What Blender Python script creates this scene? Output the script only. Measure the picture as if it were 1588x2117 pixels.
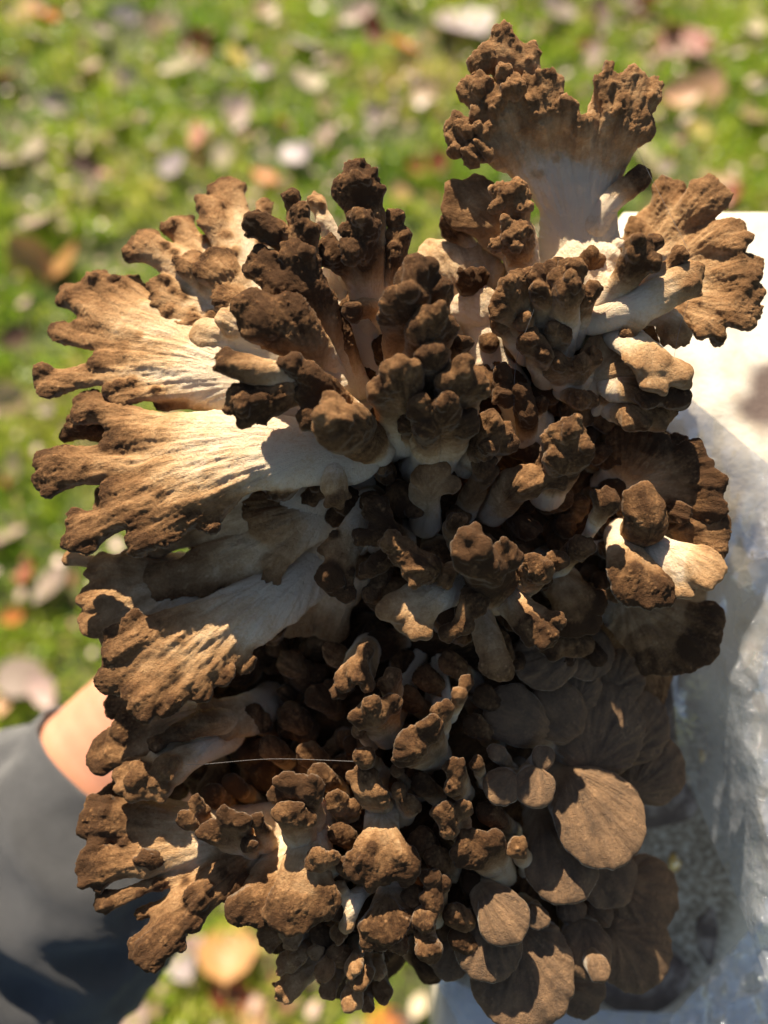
import bpy, math, random
import numpy as np
from mathutils import Vector, Matrix

# ------------------------------------------------------------------ scene, camera, light
sc = bpy.context.scene
for o in list(bpy.data.objects):
    bpy.data.objects.remove(o)
C = sc.collection
random.seed(7)
rng = np.random.default_rng(7)

CAM = np.array([0.0, 0.0, 1.35])
PITCH = math.radians(65)
RIGHT = np.array([1.0, 0, 0])
FWD = np.array([0, math.cos(PITCH), -math.sin(PITCH)])
UP = np.array([0, math.sin(PITCH), math.cos(PITCH)])
BACK = -FWD
ROT = np.stack([RIGHT, UP, BACK], axis=1)          # camera axes -> world
FPX = 1600.0                                        # focal length in photo pixels (1588 x 2117)
D0 = 0.19                                           # metres from lens to the reference plane
U = D0 / FPX                                        # one pixel at that plane, in metres

cd = bpy.data.cameras.new('camera')
cam = bpy.data.objects.new('camera', cd)
C.objects.link(cam)
cam.location = CAM
cam.rotation_euler = (math.radians(90) - PITCH, 0, 0)
cd.sensor_fit = 'VERTICAL'
cd.sensor_height = 24.0
cd.sensor_width = 18.0
cd.lens = 24.0 * FPX / 2117.0
cd.clip_start = 0.01
cd.clip_end = 300
cd.dof.use_dof = True
cd.dof.focus_distance = 0.183
cd.dof.aperture_fstop = cd.lens / 4.6
sc.camera = cam

SUN_CAM = np.array([-0.17, 0.93, 0.28])             # towards the sun, in camera axes
sd = ROT @ (SUN_CAM / np.linalg.norm(SUN_CAM))
sd = sd / np.linalg.norm(sd)
w = bpy.data.worlds.new('World')
sc.world = w
w.use_nodes = True
nt = w.node_tree
bg = nt.nodes['Background']
sky = nt.nodes.new('ShaderNodeTexSky')
sky.sky_type = 'NISHITA'
sky.sun_disc = False
sky.sun_elevation = math.asin(sd[2])
sky.sun_rotation = math.atan2(sd[0], sd[1])
nt.links.new(sky.outputs[0], bg.inputs[0])
bg.inputs[1].default_value = 0.05
sl = bpy.data.lights.new('sun', 'SUN')
sl.energy = 5.0
sl.angle = math.radians(0.6)
sl.color = (1.0, 0.87, 0.69)
sun = bpy.data.objects.new('sun', sl)
C.objects.link(sun)
sun.rotation_euler = Vector(sd).to_track_quat('Z', 'Y').to_euler()
sc.view_settings.view_transform = 'Standard'
sc.view_settings.look = 'None'
sc.view_settings.gamma = 1.0
sc.view_settings.exposure = 1.3
sc.render.engine = 'CYCLES'
sc.render.resolution_x = 768
sc.render.resolution_y = 1024


# ------------------------------------------------------------------ helpers
def q3(x, y, h):
    """photo pixel + height towards the lens (in pixels of the reference plane) -> camera space, pixel units"""
    D = FPX - h
    return np.array([(x - 794.0) * D / FPX, -(y - 1058.5) * D / FPX, -D])


def toworld(q):
    return CAM + (np.asarray(q) * U) @ ROT.T


def P(x, y, h):
    return toworld(q3(x, y, h))


def on_ground(x, y, z=0.0):
    d = RIGHT * (x - 794) / FPX - UP * (y - 1058.5) / FPX + FWD
    t = (z - CAM[2]) / d[2]
    return CAM + d * t


def link_mesh(name, verts, faces, mat, parent=None, smooth=True, attrs=None, origin=None):
    verts = np.asarray(verts, dtype=np.float64)
    if origin is None:
        origin = verts.mean(axis=0)
    me = bpy.data.meshes.new(name)
    v = verts - origin
    if isinstance(faces, np.ndarray):
        k = faces.shape[1]
        me.vertices.add(len(v))
        me.vertices.foreach_set('co', v.astype(np.float32).ravel())
        me.loops.add(faces.size)
        me.loops.foreach_set('vertex_index', faces.astype(np.int32).ravel())
        me.polygons.add(len(faces))
        me.polygons.foreach_set('loop_start', np.arange(0, faces.size, k, dtype=np.int32))
        me.update(calc_edges=True)
    else:
        me.from_pydata(v.tolist(), [], faces)
    me.polygons.foreach_set('use_smooth', np.full(len(me.polygons), smooth))
    if attrs:
        for an, av in attrs.items():
            av = np.asarray(av, dtype=np.float32)
            if av.ndim == 1:
                a = me.attributes.new(an, 'FLOAT', 'POINT')
                a.data.foreach_set('value', av)
            else:
                a = me.attributes.new(an, 'FLOAT_VECTOR', 'POINT')
                a.data.foreach_set('vector', av.ravel())
    me.materials.append(mat)
    me.update()
    o = bpy.data.objects.new(name, me)
    C.objects.link(o)
    if parent is not None:
        o.parent = parent
        o.location = Vector(origin) - parent.location
    else:
        o.location = origin
    return o


def empty(name, loc):
    o = bpy.data.objects.new(name, None)
    o.empty_display_size = 0.02
    C.objects.link(o)
    o.location = loc
    return o


def tag(o, label, cat, group=None):
    o['label'] = label
    o['category'] = cat
    if group:
        o['group'] = group
    return o


def pnoise(p, seed=0):
    """gradient noise, vectorised, about -1..1"""
    p = np.asarray(p, dtype=np.float64)
    i = np.floor(p).astype(np.int64)
    f = p - i
    s = f * f * f * (f * (f * 6 - 15) + 10)
    out = 0
    for dx in (0, 1):
        for dy in (0, 1):
            for dz in (0, 1):
                hh = ((i[:, 0] + dx) * 374761393 + (i[:, 1] + dy) * 668265263 + (i[:, 2] + dz) * 2147483647 + seed * 974711) & 0xffffffff
                hh = ((hh ^ (hh >> 13)) * 1274126177) & 0xffffffff
                hh = hh ^ (hh >> 16)
                gx = (hh & 1023) / 511.5 - 1
                gy = ((hh >> 10) & 1023) / 511.5 - 1
                gz = ((hh >> 20) & 1023) / 511.5 - 1
                wgt = (s[:, 0] if dx else 1 - s[:, 0]) * (s[:, 1] if dy else 1 - s[:, 1]) * (s[:, 2] if dz else 1 - s[:, 2])
                out = out + wgt * (gx * (f[:, 0] - dx) + gy * (f[:, 1] - dy) + gz * (f[:, 2] - dz))
    return out * 1.3


def sstep(a, b, x):
    t = np.clip((x - a) / (b - a), 0, 1)
    return t * t * (3 - 2 * t)


def surface_nets(F):
    """F < 0 inside.  returns verts in grid index space, quads"""
    ins = F < 0
    nx, ny, nz = F.shape
    cnt = np.zeros((nx - 1, ny - 1, nz - 1), np.int8)
    for a in (0, 1):
        for b in (0, 1):
            for c in (0, 1):
                cnt += ins[a:nx - 1 + a, b:ny - 1 + b, c:nz - 1 + c]
    mixed = (cnt > 0) & (cnt < 8)
    idx = np.full(mixed.shape, -1, np.int64)
    cells = np.argwhere(mixed)
    idx[mixed] = np.arange(len(cells))
    acc = np.zeros((len(cells), 3))
    num = np.zeros(len(cells))
    ci, cj, ck = cells.T
    offs = [(0, 0, 0), (1, 0, 0), (0, 1, 0), (1, 1, 0), (0, 0, 1), (1, 0, 1), (0, 1, 1), (1, 1, 1)]
    vals = [F[ci + o[0], cj + o[1], ck + o[2]] for o in offs]
    for e0, e1 in ((0, 1), (2, 3), (4, 5), (6, 7), (0, 2), (1, 3), (4, 6), (5, 7), (0, 4), (1, 5), (2, 6), (3, 7)):
        v0, v1 = vals[e0], vals[e1]
        cr = (v0 < 0) != (v1 < 0)
        t = np.where(cr, v0 / np.where(v0 == v1, 1, v0 - v1), 0)
        p0 = np.array(offs[e0], float)
        p1 = np.array(offs[e1], float)
        acc += np.where(cr[:, None], p0 + (p1 - p0) * t[:, None], 0)
        num += cr
    verts = cells + acc / np.maximum(num, 1)[:, None]
    quads = []
    for ax in range(3):
        sl0 = [slice(None)] * 3
        sl1 = [slice(None)] * 3
        sl0[ax] = slice(0, -1)
        sl1[ax] = slice(1, None)
        b, c = [(1, 2), (2, 0), (0, 1)][ax]
        A = ins[tuple(sl0)]
        B = ins[tuple(sl1)]
        ed = np.argwhere(A != B)
        keep = (ed[:, b] > 0) & (ed[:, c] > 0) & (ed[:, b] < F.shape[b] - 1) & (ed[:, c] < F.shape[c] - 1)
        ed = ed[keep]
        if not len(ed):
            continue
        flip = A[tuple(ed.T)]

        def g(db, dc):
            e = ed.copy()
            e[:, b] -= db
            e[:, c] -= dc
            return idx[e[:, 0], e[:, 1], e[:, 2]]
        qd = np.stack([g(1, 1), g(0, 1), g(0, 0), g(1, 0)], axis=1)
        qd[~flip] = qd[~flip][:, ::-1]
        quads.append(qd)
    return verts, np.concatenate(quads)


def vnormals(v, q):
    n = np.cross(v[q[:, 2]] - v[q[:, 0]], v[q[:, 3]] - v[q[:, 1]])
    out = np.zeros_like(v)
    for k in range(4):
        for c in range(3):
            out[:, c] += np.bincount(q[:, k], n[:, c], len(v))
    return out / np.maximum(np.linalg.norm(out, axis=1), 1e-9)[:, None]


def catmull(pts, m=4):
    pts = np.asarray(pts, float)
    if len(pts) == 2:
        t = np.linspace(0, 1, m + 1)[:, None]
        return pts[0] * (1 - t) + pts[1] * t
    ext = np.vstack([2 * pts[0] - pts[1], pts, 2 * pts[-1] - pts[-2]])
    out = []
    for i in range(1, len(ext) - 2):
        p0, p1, p2, p3 = ext[i - 1:i + 3]
        for t in np.linspace(0, 1, m, endpoint=False):
            out.append(0.5 * (2 * p1 + (p2 - p0) * t + (2 * p0 - 5 * p1 + 4 * p2 - p3) * t * t + (3 * p1 - p0 - 3 * p2 + p3) * t ** 3))
    out.append(pts[-1])
    return np.array(out)


def blob_mesh(lines, balls, n, flat, k, vox):
    """lines: list of (points m x 3, radii m, t m) in pixel-unit camera space"""
    n = np.asarray(n, float)
    n = n / np.linalg.norm(n)
    a = np.array([0, 1.0, 0]) if abs(n[1]) < 0.9 else np.array([1.0, 0, 0])
    e1 = np.cross(a, n)
    e1 /= np.linalg.norm(e1)
    e2 = np.cross(n, e1)
    M = np.stack([e1, e2, n], axis=1)
    L = [(p @ M, r, t) for p, r, t in lines]
    Bq = [(np.asarray(c) @ M, r, t) for c, r, t in balls]
    lo = np.full(3, 1e9)
    hi = -lo
    for p, r, t in L:
        ext = np.stack([r, r, r / flat], axis=1) + k * 2.2
        lo = np.minimum(lo, (p - ext).min(0))
        hi = np.maximum(hi, (p + ext).max(0))
    for c, r, t in Bq:
        lo = np.minimum(lo, c - r - k * 2)
        hi = np.maximum(hi, c + r + k * 2)
    lo -= vox * 2
    hi += vox * 2
    N = np.maximum(np.ceil((hi - lo) / vox).astype(int) + 1, 4)
    S = np.zeros(N, np.float32)
    TS = np.zeros(N, np.float32)
    ax = [(lo[i] + vox * np.arange(N[i])).astype(np.float32) for i in range(3)]

    def sub(pmin, pmax):
        i0 = np.clip(np.floor((pmin - lo) / vox).astype(int), 0, N - 1)
        i1 = np.clip(np.ceil((pmax - lo) / vox).astype(int) + 1, 1, N)
        return tuple(slice(i0[i], i1[i]) for i in range(3))
    for p, r, t in L:
        m = k * 4.5
        ext = np.stack([r + m, r + m, (r + m) / flat], axis=1)
        sl_ = sub((p - ext).min(0), (p + ext).max(0))
        X = ax[0][sl_[0]][:, None, None]
        Y = ax[1][sl_[1]][None, :, None]
        Z = ax[2][sl_[2]][None, None, :] * np.float32(flat)
        best = None
        for i in range(len(p) - 1):
            a0 = (p[i] * (1, 1, flat)).astype(np.float32)
            b0 = (p[i + 1] * (1, 1, flat)).astype(np.float32)
            ab = b0 - a0
            ll = np.float32(max(ab @ ab, 1e-6))
            r0, dr, t0, dt = np.float32(r[i]), np.float32(r[i + 1] - r[i]), np.float32(t[i]), np.float32(t[i + 1] - t[i])
            h = np.clip(((X - a0[0]) * ab[0] + (Y - a0[1]) * ab[1] + (Z - a0[2]) * ab[2]) / ll, 0, 1)
            d = np.sqrt((X - a0[0] - h * ab[0]) ** 2 + (Y - a0[1] - h * ab[1]) ** 2 + (Z - a0[2] - h * ab[2]) ** 2) - (r0 + dr * h)
            tt = t0 + dt * h
            if best is None:
                best, bt = d, tt
            else:
                c_ = d < best
                best = np.where(c_, d, best)
                bt = np.where(c_, tt, bt)
        e = np.exp(np.clip(best * np.float32(-1 / k), -12, 25))
        S[sl_] += e
        TS[sl_] += e * bt
    for c, r, t in Bq:
        m = k * 2.5
        sl_ = sub(c - r - m, c + r + m)
        X = ax[0][sl_[0]][:, None, None]
        Y = ax[1][sl_[1]][None, :, None]
        Z = ax[2][sl_[2]][None, None, :]
        c = c.astype(np.float32)
        d = np.sqrt((X - c[0]) ** 2 + (Y - c[1]) ** 2 + (Z - c[2]) ** 2) - np.float32(r)
        e = np.exp(np.clip(d * np.float32(-2 / k), -12, 25))
        S[sl_] += e
        TS[sl_] += e * t
    Fd = np.clip(-k * np.log(S + 1e-12), -2.5 * k, 2.5 * k)
    T = TS / np.maximum(S, 1e-12)
    v, q = surface_nets(Fd)
    vi = np.clip(np.round(v).astype(int), 0, N - 1)
    # trilinear T
    b0 = np.clip(np.floor(v).astype(int), 0, N - 2)
    f = v - b0
    Tv = 0
    for dx in (0, 1):
        for dy in (0, 1):
            for dz in (0, 1):
                wg = (f[:, 0] if dx else 1 - f[:, 0]) * (f[:, 1] if dy else 1 - f[:, 1]) * (f[:, 2] if dz else 1 - f[:, 2])
                Tv = Tv + wg * T[b0[:, 0] + dx, b0[:, 1] + dy, b0[:, 2] + dz]
    return lo + v * vox, q, Tv, M


# ------------------------------------------------------------------ materials
class NT:
    def __init__(self, name):
        self.m = bpy.data.materials.new(name)
        self.m.use_nodes = True
        self.t = self.m.node_tree
        self.b = self.t.nodes['Principled BSDF']
        self.out = self.t.nodes['Material Output']

    def n(self, typ, **kw):
        nd = self.t.nodes.new(typ)
        for k, v in kw.items():
            setattr(nd, k, v)
        return nd

    def l(self, a, b):
        self.t.links.new(a, b)

    def noise(self, vec, scale, detail=3, rough=0.55):
        nd = self.n('ShaderNodeTexNoise')
        nd.inputs['Scale'].default_value = scale
        nd.inputs['Detail'].default_value = detail
        nd.inputs['Roughness'].default_value = rough
        if vec is not None:
            self.l(vec, nd.inputs['Vector'])
        return nd.outputs['Fac']

    def math(self, op, a, b=None, clamp=False):
        nd = self.n('ShaderNodeMath', operation=op)
        nd.use_clamp = clamp
        for i, x in enumerate((a, b)):
            if x is None:
                continue
            if isinstance(x, (int, float)):
                nd.inputs[i].default_value = x
            else:
                self.l(x, nd.inputs[i])
        return nd.outputs[0]

    def ramp(self, fac, stops):
        nd = self.n('ShaderNodeValToRGB')
        cr = nd.color_ramp
        while len(cr.elements) < len(stops):
            cr.elements.new(0.5)
        for e, (p, c) in zip(cr.elements, stops):
            e.position = p
            e.color = (c[0], c[1], c[2], 1)
        self.l(fac, nd.inputs[0])
        return nd.outputs[0]

    def mix(self, fac, a, b):
        nd = self.n('ShaderNodeMix', data_type='RGBA')
        if isinstance(fac, (int, float)):
            nd.inputs[0].default_value = fac
        else:
            self.l(fac, nd.inputs[0])
        for i, x in ((6, a), (7, b)):
            if isinstance(x, tuple):
                nd.inputs[i].default_value = (x[0], x[1], x[2], 1)
            else:
                self.l(x, nd.inputs[i])
        return nd.outputs[2]

    def bump(self, height, strength, dist, normal=None):
        nd = self.n('ShaderNodeBump')
        nd.inputs['Strength'].default_value = strength
        nd.inputs['Distance'].default_value = dist
        self.l(height, nd.inputs['Height'])
        if normal is not None:
            self.l(normal, nd.inputs['Normal'])
        return nd.outputs[0]

    def attr(self, name):
        nd = self.n('ShaderNodeAttribute')
        nd.attribute_name = name
        return nd


def frond_material():
    m = NT('velvety_mushroom_skin')
    tip = m.attr('tip').outputs['Fac']
    rim = m.attr('rim').outputs['Fac']
    und = m.attr('under').outputs['Fac']
    fan = m.attr('fan').outputs['Vector']
    pos = m.attr('pos').outputs['Vector']
    mp = m.n('ShaderNodeMapping')
    mp.inputs['Scale'].default_value = (0.055, 0.008, 0.03)
    m.l(fan, mp.inputs['Vector'])
    streak = m.noise(mp.outputs[0], 1.0, 4, 0.6)
    patch = m.noise(pos, 0.022, 4, 0.6)
    grain = m.noise(pos, 0.15, 5, 0.7)
    v = m.math('ADD', tip, m.math('MULTIPLY', m.math('SUBTRACT', streak, 0.5), m.math('ADD', m.math('MULTIPLY', tip, 0.35), 0.35)))
    v = m.math('ADD', v, m.math('MULTIPLY', m.math('SUBTRACT', patch, 0.5), 0.5))
    v = m.math('ADD', v, m.math('MULTIPLY', m.math('SUBTRACT', grain, 0.5), 0.42))
    v = m.math('ADD', v, m.math('SUBTRACT', m.attr('tone').outputs['Fac'], m.math('MULTIPLY', m.attr('crumb').outputs['Fac'], 0.28)), clamp=True)
    col = m.ramp(v, [(0.0, (0.82, 0.65, 0.45)), (0.16, (0.72, 0.51, 0.30)), (0.40, (0.51, 0.31, 0.15)), (0.66, (0.31, 0.168, 0.074)), (0.88, (0.155, 0.08, 0.035)), (1.0, (0.075, 0.038, 0.018))])
    col = m.mix(m.math('MULTIPLY', und, 0.35), col, (0.45, 0.30, 0.18))
    col = m.mix(m.math('MULTIPLY', rim, 0.75, clamp=True), col, (0.70, 0.60, 0.47))
    col = m.mix(m.math('MULTIPLY', m.attr('grey').outputs['Fac'], 0.35), col, (0.24, 0.18, 0.125))
    m.l(col, m.b.inputs['Base Color'])
    m.b.inputs['Roughness'].default_value = 0.95
    m.b.inputs['Specular IOR Level'].default_value = 0.05
    m.b.inputs['Sheen Weight'].default_value = 0.04
    m.b.inputs['Sheen Roughness'].default_value = 0.5
    m.b.inputs['Sheen Tint'].default_value = (0.9, 0.7, 0.5, 1)
    m.b.inputs['Subsurface Weight'].default_value = 0.12
    m.b.inputs['Subsurface Radius'].default_value = (1.0, 0.5, 0.25)
    m.b.inputs['Subsurface Scale'].default_value = 0.0018
    fine = m.noise(pos, 0.42, 3, 0.7)
    mp2 = m.n('ShaderNodeMapping')
    mp2.inputs['Scale'].default_value = (0.17, 0.014, 0.06)
    m.l(fan, mp2.inputs['Vector'])
    ribs = m.noise(mp2.outputs[0], 1.0, 3, 0.6)
    h = m.math('ADD', m.math('MULTIPLY', grain, 0.8), m.math('ADD', m.math('MULTIPLY', fine, 0.6), m.math('MULTIPLY', ribs, 0.7)))
    bmp = m.bump(h, 1.0, 0.00095)
    m.l(bmp, m.b.inputs['Normal'])
    return m.m


SKIN = frond_material()

# ------------------------------------------------------------------ ground, sky comes from the world
def ground_material():
    m = NT('lawn_soil')
    g = m.n('ShaderNodeNewGeometry').outputs['Position']
    a = m.noise(g, 4.0, 5, 0.6)
    b = m.noise(g, 38.0, 4, 0.65)
    c1 = m.ramp(a, [(0.3, (0.05, 0.036, 0.018)), (0.5, (0.07, 0.085, 0.018)), (0.7, (0.13, 0.10, 0.045))])
    c2 = m.ramp(b, [(0.3, (0.025, 0.02, 0.01)), (0.5, (0.06, 0.10, 0.018)), (0.68, (0.17, 0.13, 0.06))])
    col = m.mix(0.5, c1, c2)
    m.l(col, m.b.inputs['Base Color'])
    m.b.inputs['Roughness'].default_value = 0.95
    m.l(m.bump(b, 0.9, 0.02), m.b.inputs['Normal'])
    return m.m


gv = []
gn = 40
xs = np.sign(np.linspace(-1, 1, gn)) * np.abs(np.linspace(-1, 1, gn)) ** 3 * 60
for yy in xs:
    for xx in xs:
        gv.append((xx, yy + 1, 0))
gv = np.array(gv)
near = np.exp(-(gv[:, 0] ** 2 + (gv[:, 1] - 1) ** 2) / 40)
gv[:, 2] += pnoise(gv * 0.8, 3) * 0.012 * near - 0.006
gf = [(j * gn + i, j * gn + i + 1, (j + 1) * gn + i + 1, (j + 1) * gn + i) for j in range(gn - 1) for i in range(gn - 1)]
go = link_mesh('ground', gv, gf, ground_material(), origin=np.zeros(3))
go['kind'] = 'structure'


def grass():
    n = 150000
    x = rng.uniform(-1.3, 1.3, n)
    y = rng.uniform(-0.45, 2.9, n)
    keep = np.abs(x) < 0.75 + 0.24 * (y + 0.4)
    x, y = x[keep], y[keep]
    d = pnoise(np.stack([x * 5, y * 5, x * 0], 1), 11) + 0.9 * pnoise(np.stack([x * 16, y * 16, x * 0], 1), 12)
    keep = rng.uniform(-0.7, 0.45, len(x)) < 1.8 * d + 0.08
    x, y, d = x[keep], y[keep], d[keep]
    n = len(x)
    L = rng.uniform(0.018, 0.05, n) * (1 + 0.4 * np.clip(d, -0.5, 1))
    wd = rng.uniform(0.0012, 0.0034, n)
    az = rng.uniform(0, 2 * np.pi, n)
    lean = rng.uniform(0.15, 1.25, n)
    dx, dy = np.cos(az), np.sin(az)
    px, py = -dy, dx
    vs = []
    fr = [(0.0, 1.0), (0.4, 0.9), (0.75, 0.65), (1.0, 0.05)]
    for f, ww in fr:
        out = L * f * np.sin(lean * (0.35 + 0.65 * f))
        up = L * f * np.cos(lean * (0.35 + 0.65 * f))
        cx, cy, cz = x + dx * out, y + dy * out, up - 0.004
        vs.append(np.stack([cx - px * wd * ww, cy - py * wd * ww, cz], 1))
        vs.append(np.stack([cx + px * wd * ww, cy + py * wd * ww, cz], 1))
    V = np.stack(vs, 1).reshape(-1, 3)
    b = np.arange(n)[:, None] * 8
    Fq = np.concatenate([b + np.array([[0, 1, 3, 2]]), b + np.array([[2, 3, 5, 4]]), b + np.array([[4, 5, 7, 6]])])
    tone = np.clip(0.43 + 0.5 * pnoise(np.stack([x * 3, y * 3, x * 0 + 5], 1), 21) + 0.35 * pnoise(np.stack([x * 19, y * 19, x * 0 + 5], 1), 22) + rng.normal(0, 0.2, n), 0, 1)
    m = NT('grass_blade')
    t = m.attr('tone').outputs['Fac']
    col = m.ramp(t, [(0.0, (0.09, 0.19, 0.012)), (0.3, (0.26, 0.42, 0.018)), (0.6, (0.50, 0.56, 0.05)), (0.8, (0.62, 0.54, 0.17)), (1.0, (0.62, 0.46, 0.27))])
    m.l(col, m.b.inputs['Base Color'])
    m.b.inputs['Roughness'].default_value = 0.32
    tr = m.n('ShaderNodeBsdfTranslucent')
    m.l(col, tr.inputs[0])
    mx = m.n('ShaderNodeMixShader')
    mx.inputs[0].default_value = 0.55
    m.l(m.b.outputs[0], mx.inputs[1])
    m.l(tr.outputs[0], mx.inputs[2])
    m.l(mx.outputs[0], m.out.inputs['Surface'])
    o = link_mesh('lawn_grass', V, Fq, m.m, attrs={'tone': np.repeat(tone, 8)}, origin=np.zeros(3))
    o['kind'] = 'stuff'
    tag(o, 'short sunlit green and yellowing lawn grass under the fallen leaves', 'grass')


grass()

# ------------------------------------------------------------------ fallen leaves
LEAFC = {
    'salmon pink': (0.62, 0.27, 0.20), 'pale pinkish': (0.60, 0.42, 0.36), 'peach': (0.66, 0.36, 0.20),
    'yellow': (0.68, 0.48, 0.12), 'ochre': (0.46, 0.235, 0.075), 'orange': (0.62, 0.22, 0.05),
    'rust red': (0.30, 0.065, 0.025), 'dark brown': (0.14, 0.07, 0.04), 'tan': (0.48, 0.33, 0.19),
    'greyish mauve': (0.42, 0.34, 0.34), 'cream': (0.62, 0.50, 0.33), 'taupe': (0.33, 0.25, 0.20)}
LM = {}
for nm, c in LEAFC.items():
    m = NT('leaf_' + nm.replace(' ', '_'))
    tc = m.n('ShaderNodeTexCoord').outputs['Object']
    nz = m.noise(tc, 60, 4, 0.6)
    col = m.mix(nz, tuple(x * 0.6 for x in c), tuple(min(x * 1.35, 0.85) for x in c))
    m.l(col, m.b.inputs['Base Color'])
    m.b.inputs['Roughness'].default_value = 0.5
    tr = m.n('ShaderNodeBsdfTranslucent')
    m.l(col, tr.inputs[0])
    mx = m.n('ShaderNodeMixShader')
    mx.inputs[0].default_value = 0.3
    m.l(m.b.outputs[0], mx.inputs[1])
    m.l(tr.outputs[0], mx.inputs[2])
    m.l(mx.outputs[0], m.out.inputs['Surface'])
    LM[nm] = m.m


def leaf_mesh(seed, mat):
    r = random.Random(seed)
    n = 7
    aspect = r.uniform(0.24, 0.46)
    curl = r.uniform(0.1, 0.5)
    fold = r.uniform(0.05, 0.35)
    tooth = r.uniform(0.0, 0.12)
    vs, fs = [], []
    for i in range(n + 1):
        t = i / n
        wv = aspect * (math.sin(math.pi * t ** 0.8) ** 0.85 if 0 < t < 1 else 0.015) * (1 + (tooth if i % 2 else -tooth))
        z0 = curl * (t - 0.4) ** 2
        for s in (-1, -0.5, 0, 0.5, 1):
            vs.append((s * wv, t - 0.5, z0 + fold * abs(s) ** 1.5 * wv + r.uniform(-0.012, 0.012)))
    for i in range(n):
        for j in range(4):
            a = i * 5 + j
            fs.append((a, a + 1, a + 6, a + 5))
    b = len(vs)                                         # leaf stalk
    for y in (-0.72, -0.49):
        for x, z in ((-0.012, 0), (0.012, 0), (0, 0.02)):
            vs.append((x, y, z + curl * 0.16))
    fs += [(b, b + 1, b + 4, b + 3), (b + 1, b + 2, b + 5, b + 4), (b + 2, b, b + 3, b + 5)]
    me = bpy.data.meshes.new('fallen_leaf')
    me.from_pydata(vs, [], fs)
    me.polygons.foreach_set('use_smooth', [True] * len(fs))
    me.materials.append(mat)
    return me


LMESH = {nm: [leaf_mesh(hash_ * 13 + k, LM[nm]) for k in range(3)] for hash_, nm in enumerate(LEAFC)}


def leaf(x, y, size, colour, label=None, group=None, rot=None, world=None):
    p = on_ground(x, y, 0.018) if world is None else world
    dist = np.linalg.norm(p - CAM)
    L = size * 0.8 * dist / FPX if world is None else size
    o = bpy.data.objects.new('fallen_leaf', random.choice(LMESH[colour]))
    C.objects.link(o)
    o.location = (p[0], p[1], random.uniform(0.014, 0.03))
    o.scale = (L, L, L)
    o.rotation_euler = (random.uniform(-0.6, 0.6), random.uniform(-0.6, 0.6), random.uniform(0, 6.28) if rot is None else rot)
    tag(o, label or 'small %s fallen leaf lying in the grass' % colour, 'leaf', group or ('small %s leaves in the grass' % colour if not label else None))
    return o


leaf(412, 288, 88, 'salmon pink', 'rounded salmon pink leaf lying alone on bright green grass', rot=0.2)
leaf(485, 115, 72, 'yellow', 'small clear yellow leaf beside a dark rust leaf', rot=0.4)
leaf(405, 92, 80, 'rust red', 'dark rust red leaf touching the small yellow leaf', rot=1.2)
leaf(472, 1965, 140, 'ochre', 'large ochre oak-toned leaf in the grass below the mushroom', rot=0.05)
leaf(478, 2050, 100, 'rust red', 'dark red leaf at the stalk end of the large ochre leaf', rot=1.3)
leaf(65, 545, 150, 'ochre', 'big ochre leaf under a pale taupe leaf left of the mushroom', rot=0.3)
leaf(92, 455, 120, 'pale pinkish', 'pale pinkish leaf overlapping the big ochre leaf', rot=-0.3)
leaf(140, 545, 110, 'ochre', 'narrow ochre leaf beside the big ochre leaf', rot=-0.7)
leaf(548, 372, 80, 'orange', 'bright orange leaf just above the mushroom fronds', rot=0.9)
leaf(270, 2085, 130, 'pale pinkish', 'pale pink beige leaf beside the grey sleeve', rot=0.2)
leaf(955, 55, 150, 'greyish mauve', 'large greyish mauve leaf beside the upright top frond', rot=0.5)
leaf(1405, 90, 140, 'rust red', 'large rust red leaf under pink leaves beyond the top frond', rot=1.0)
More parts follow.
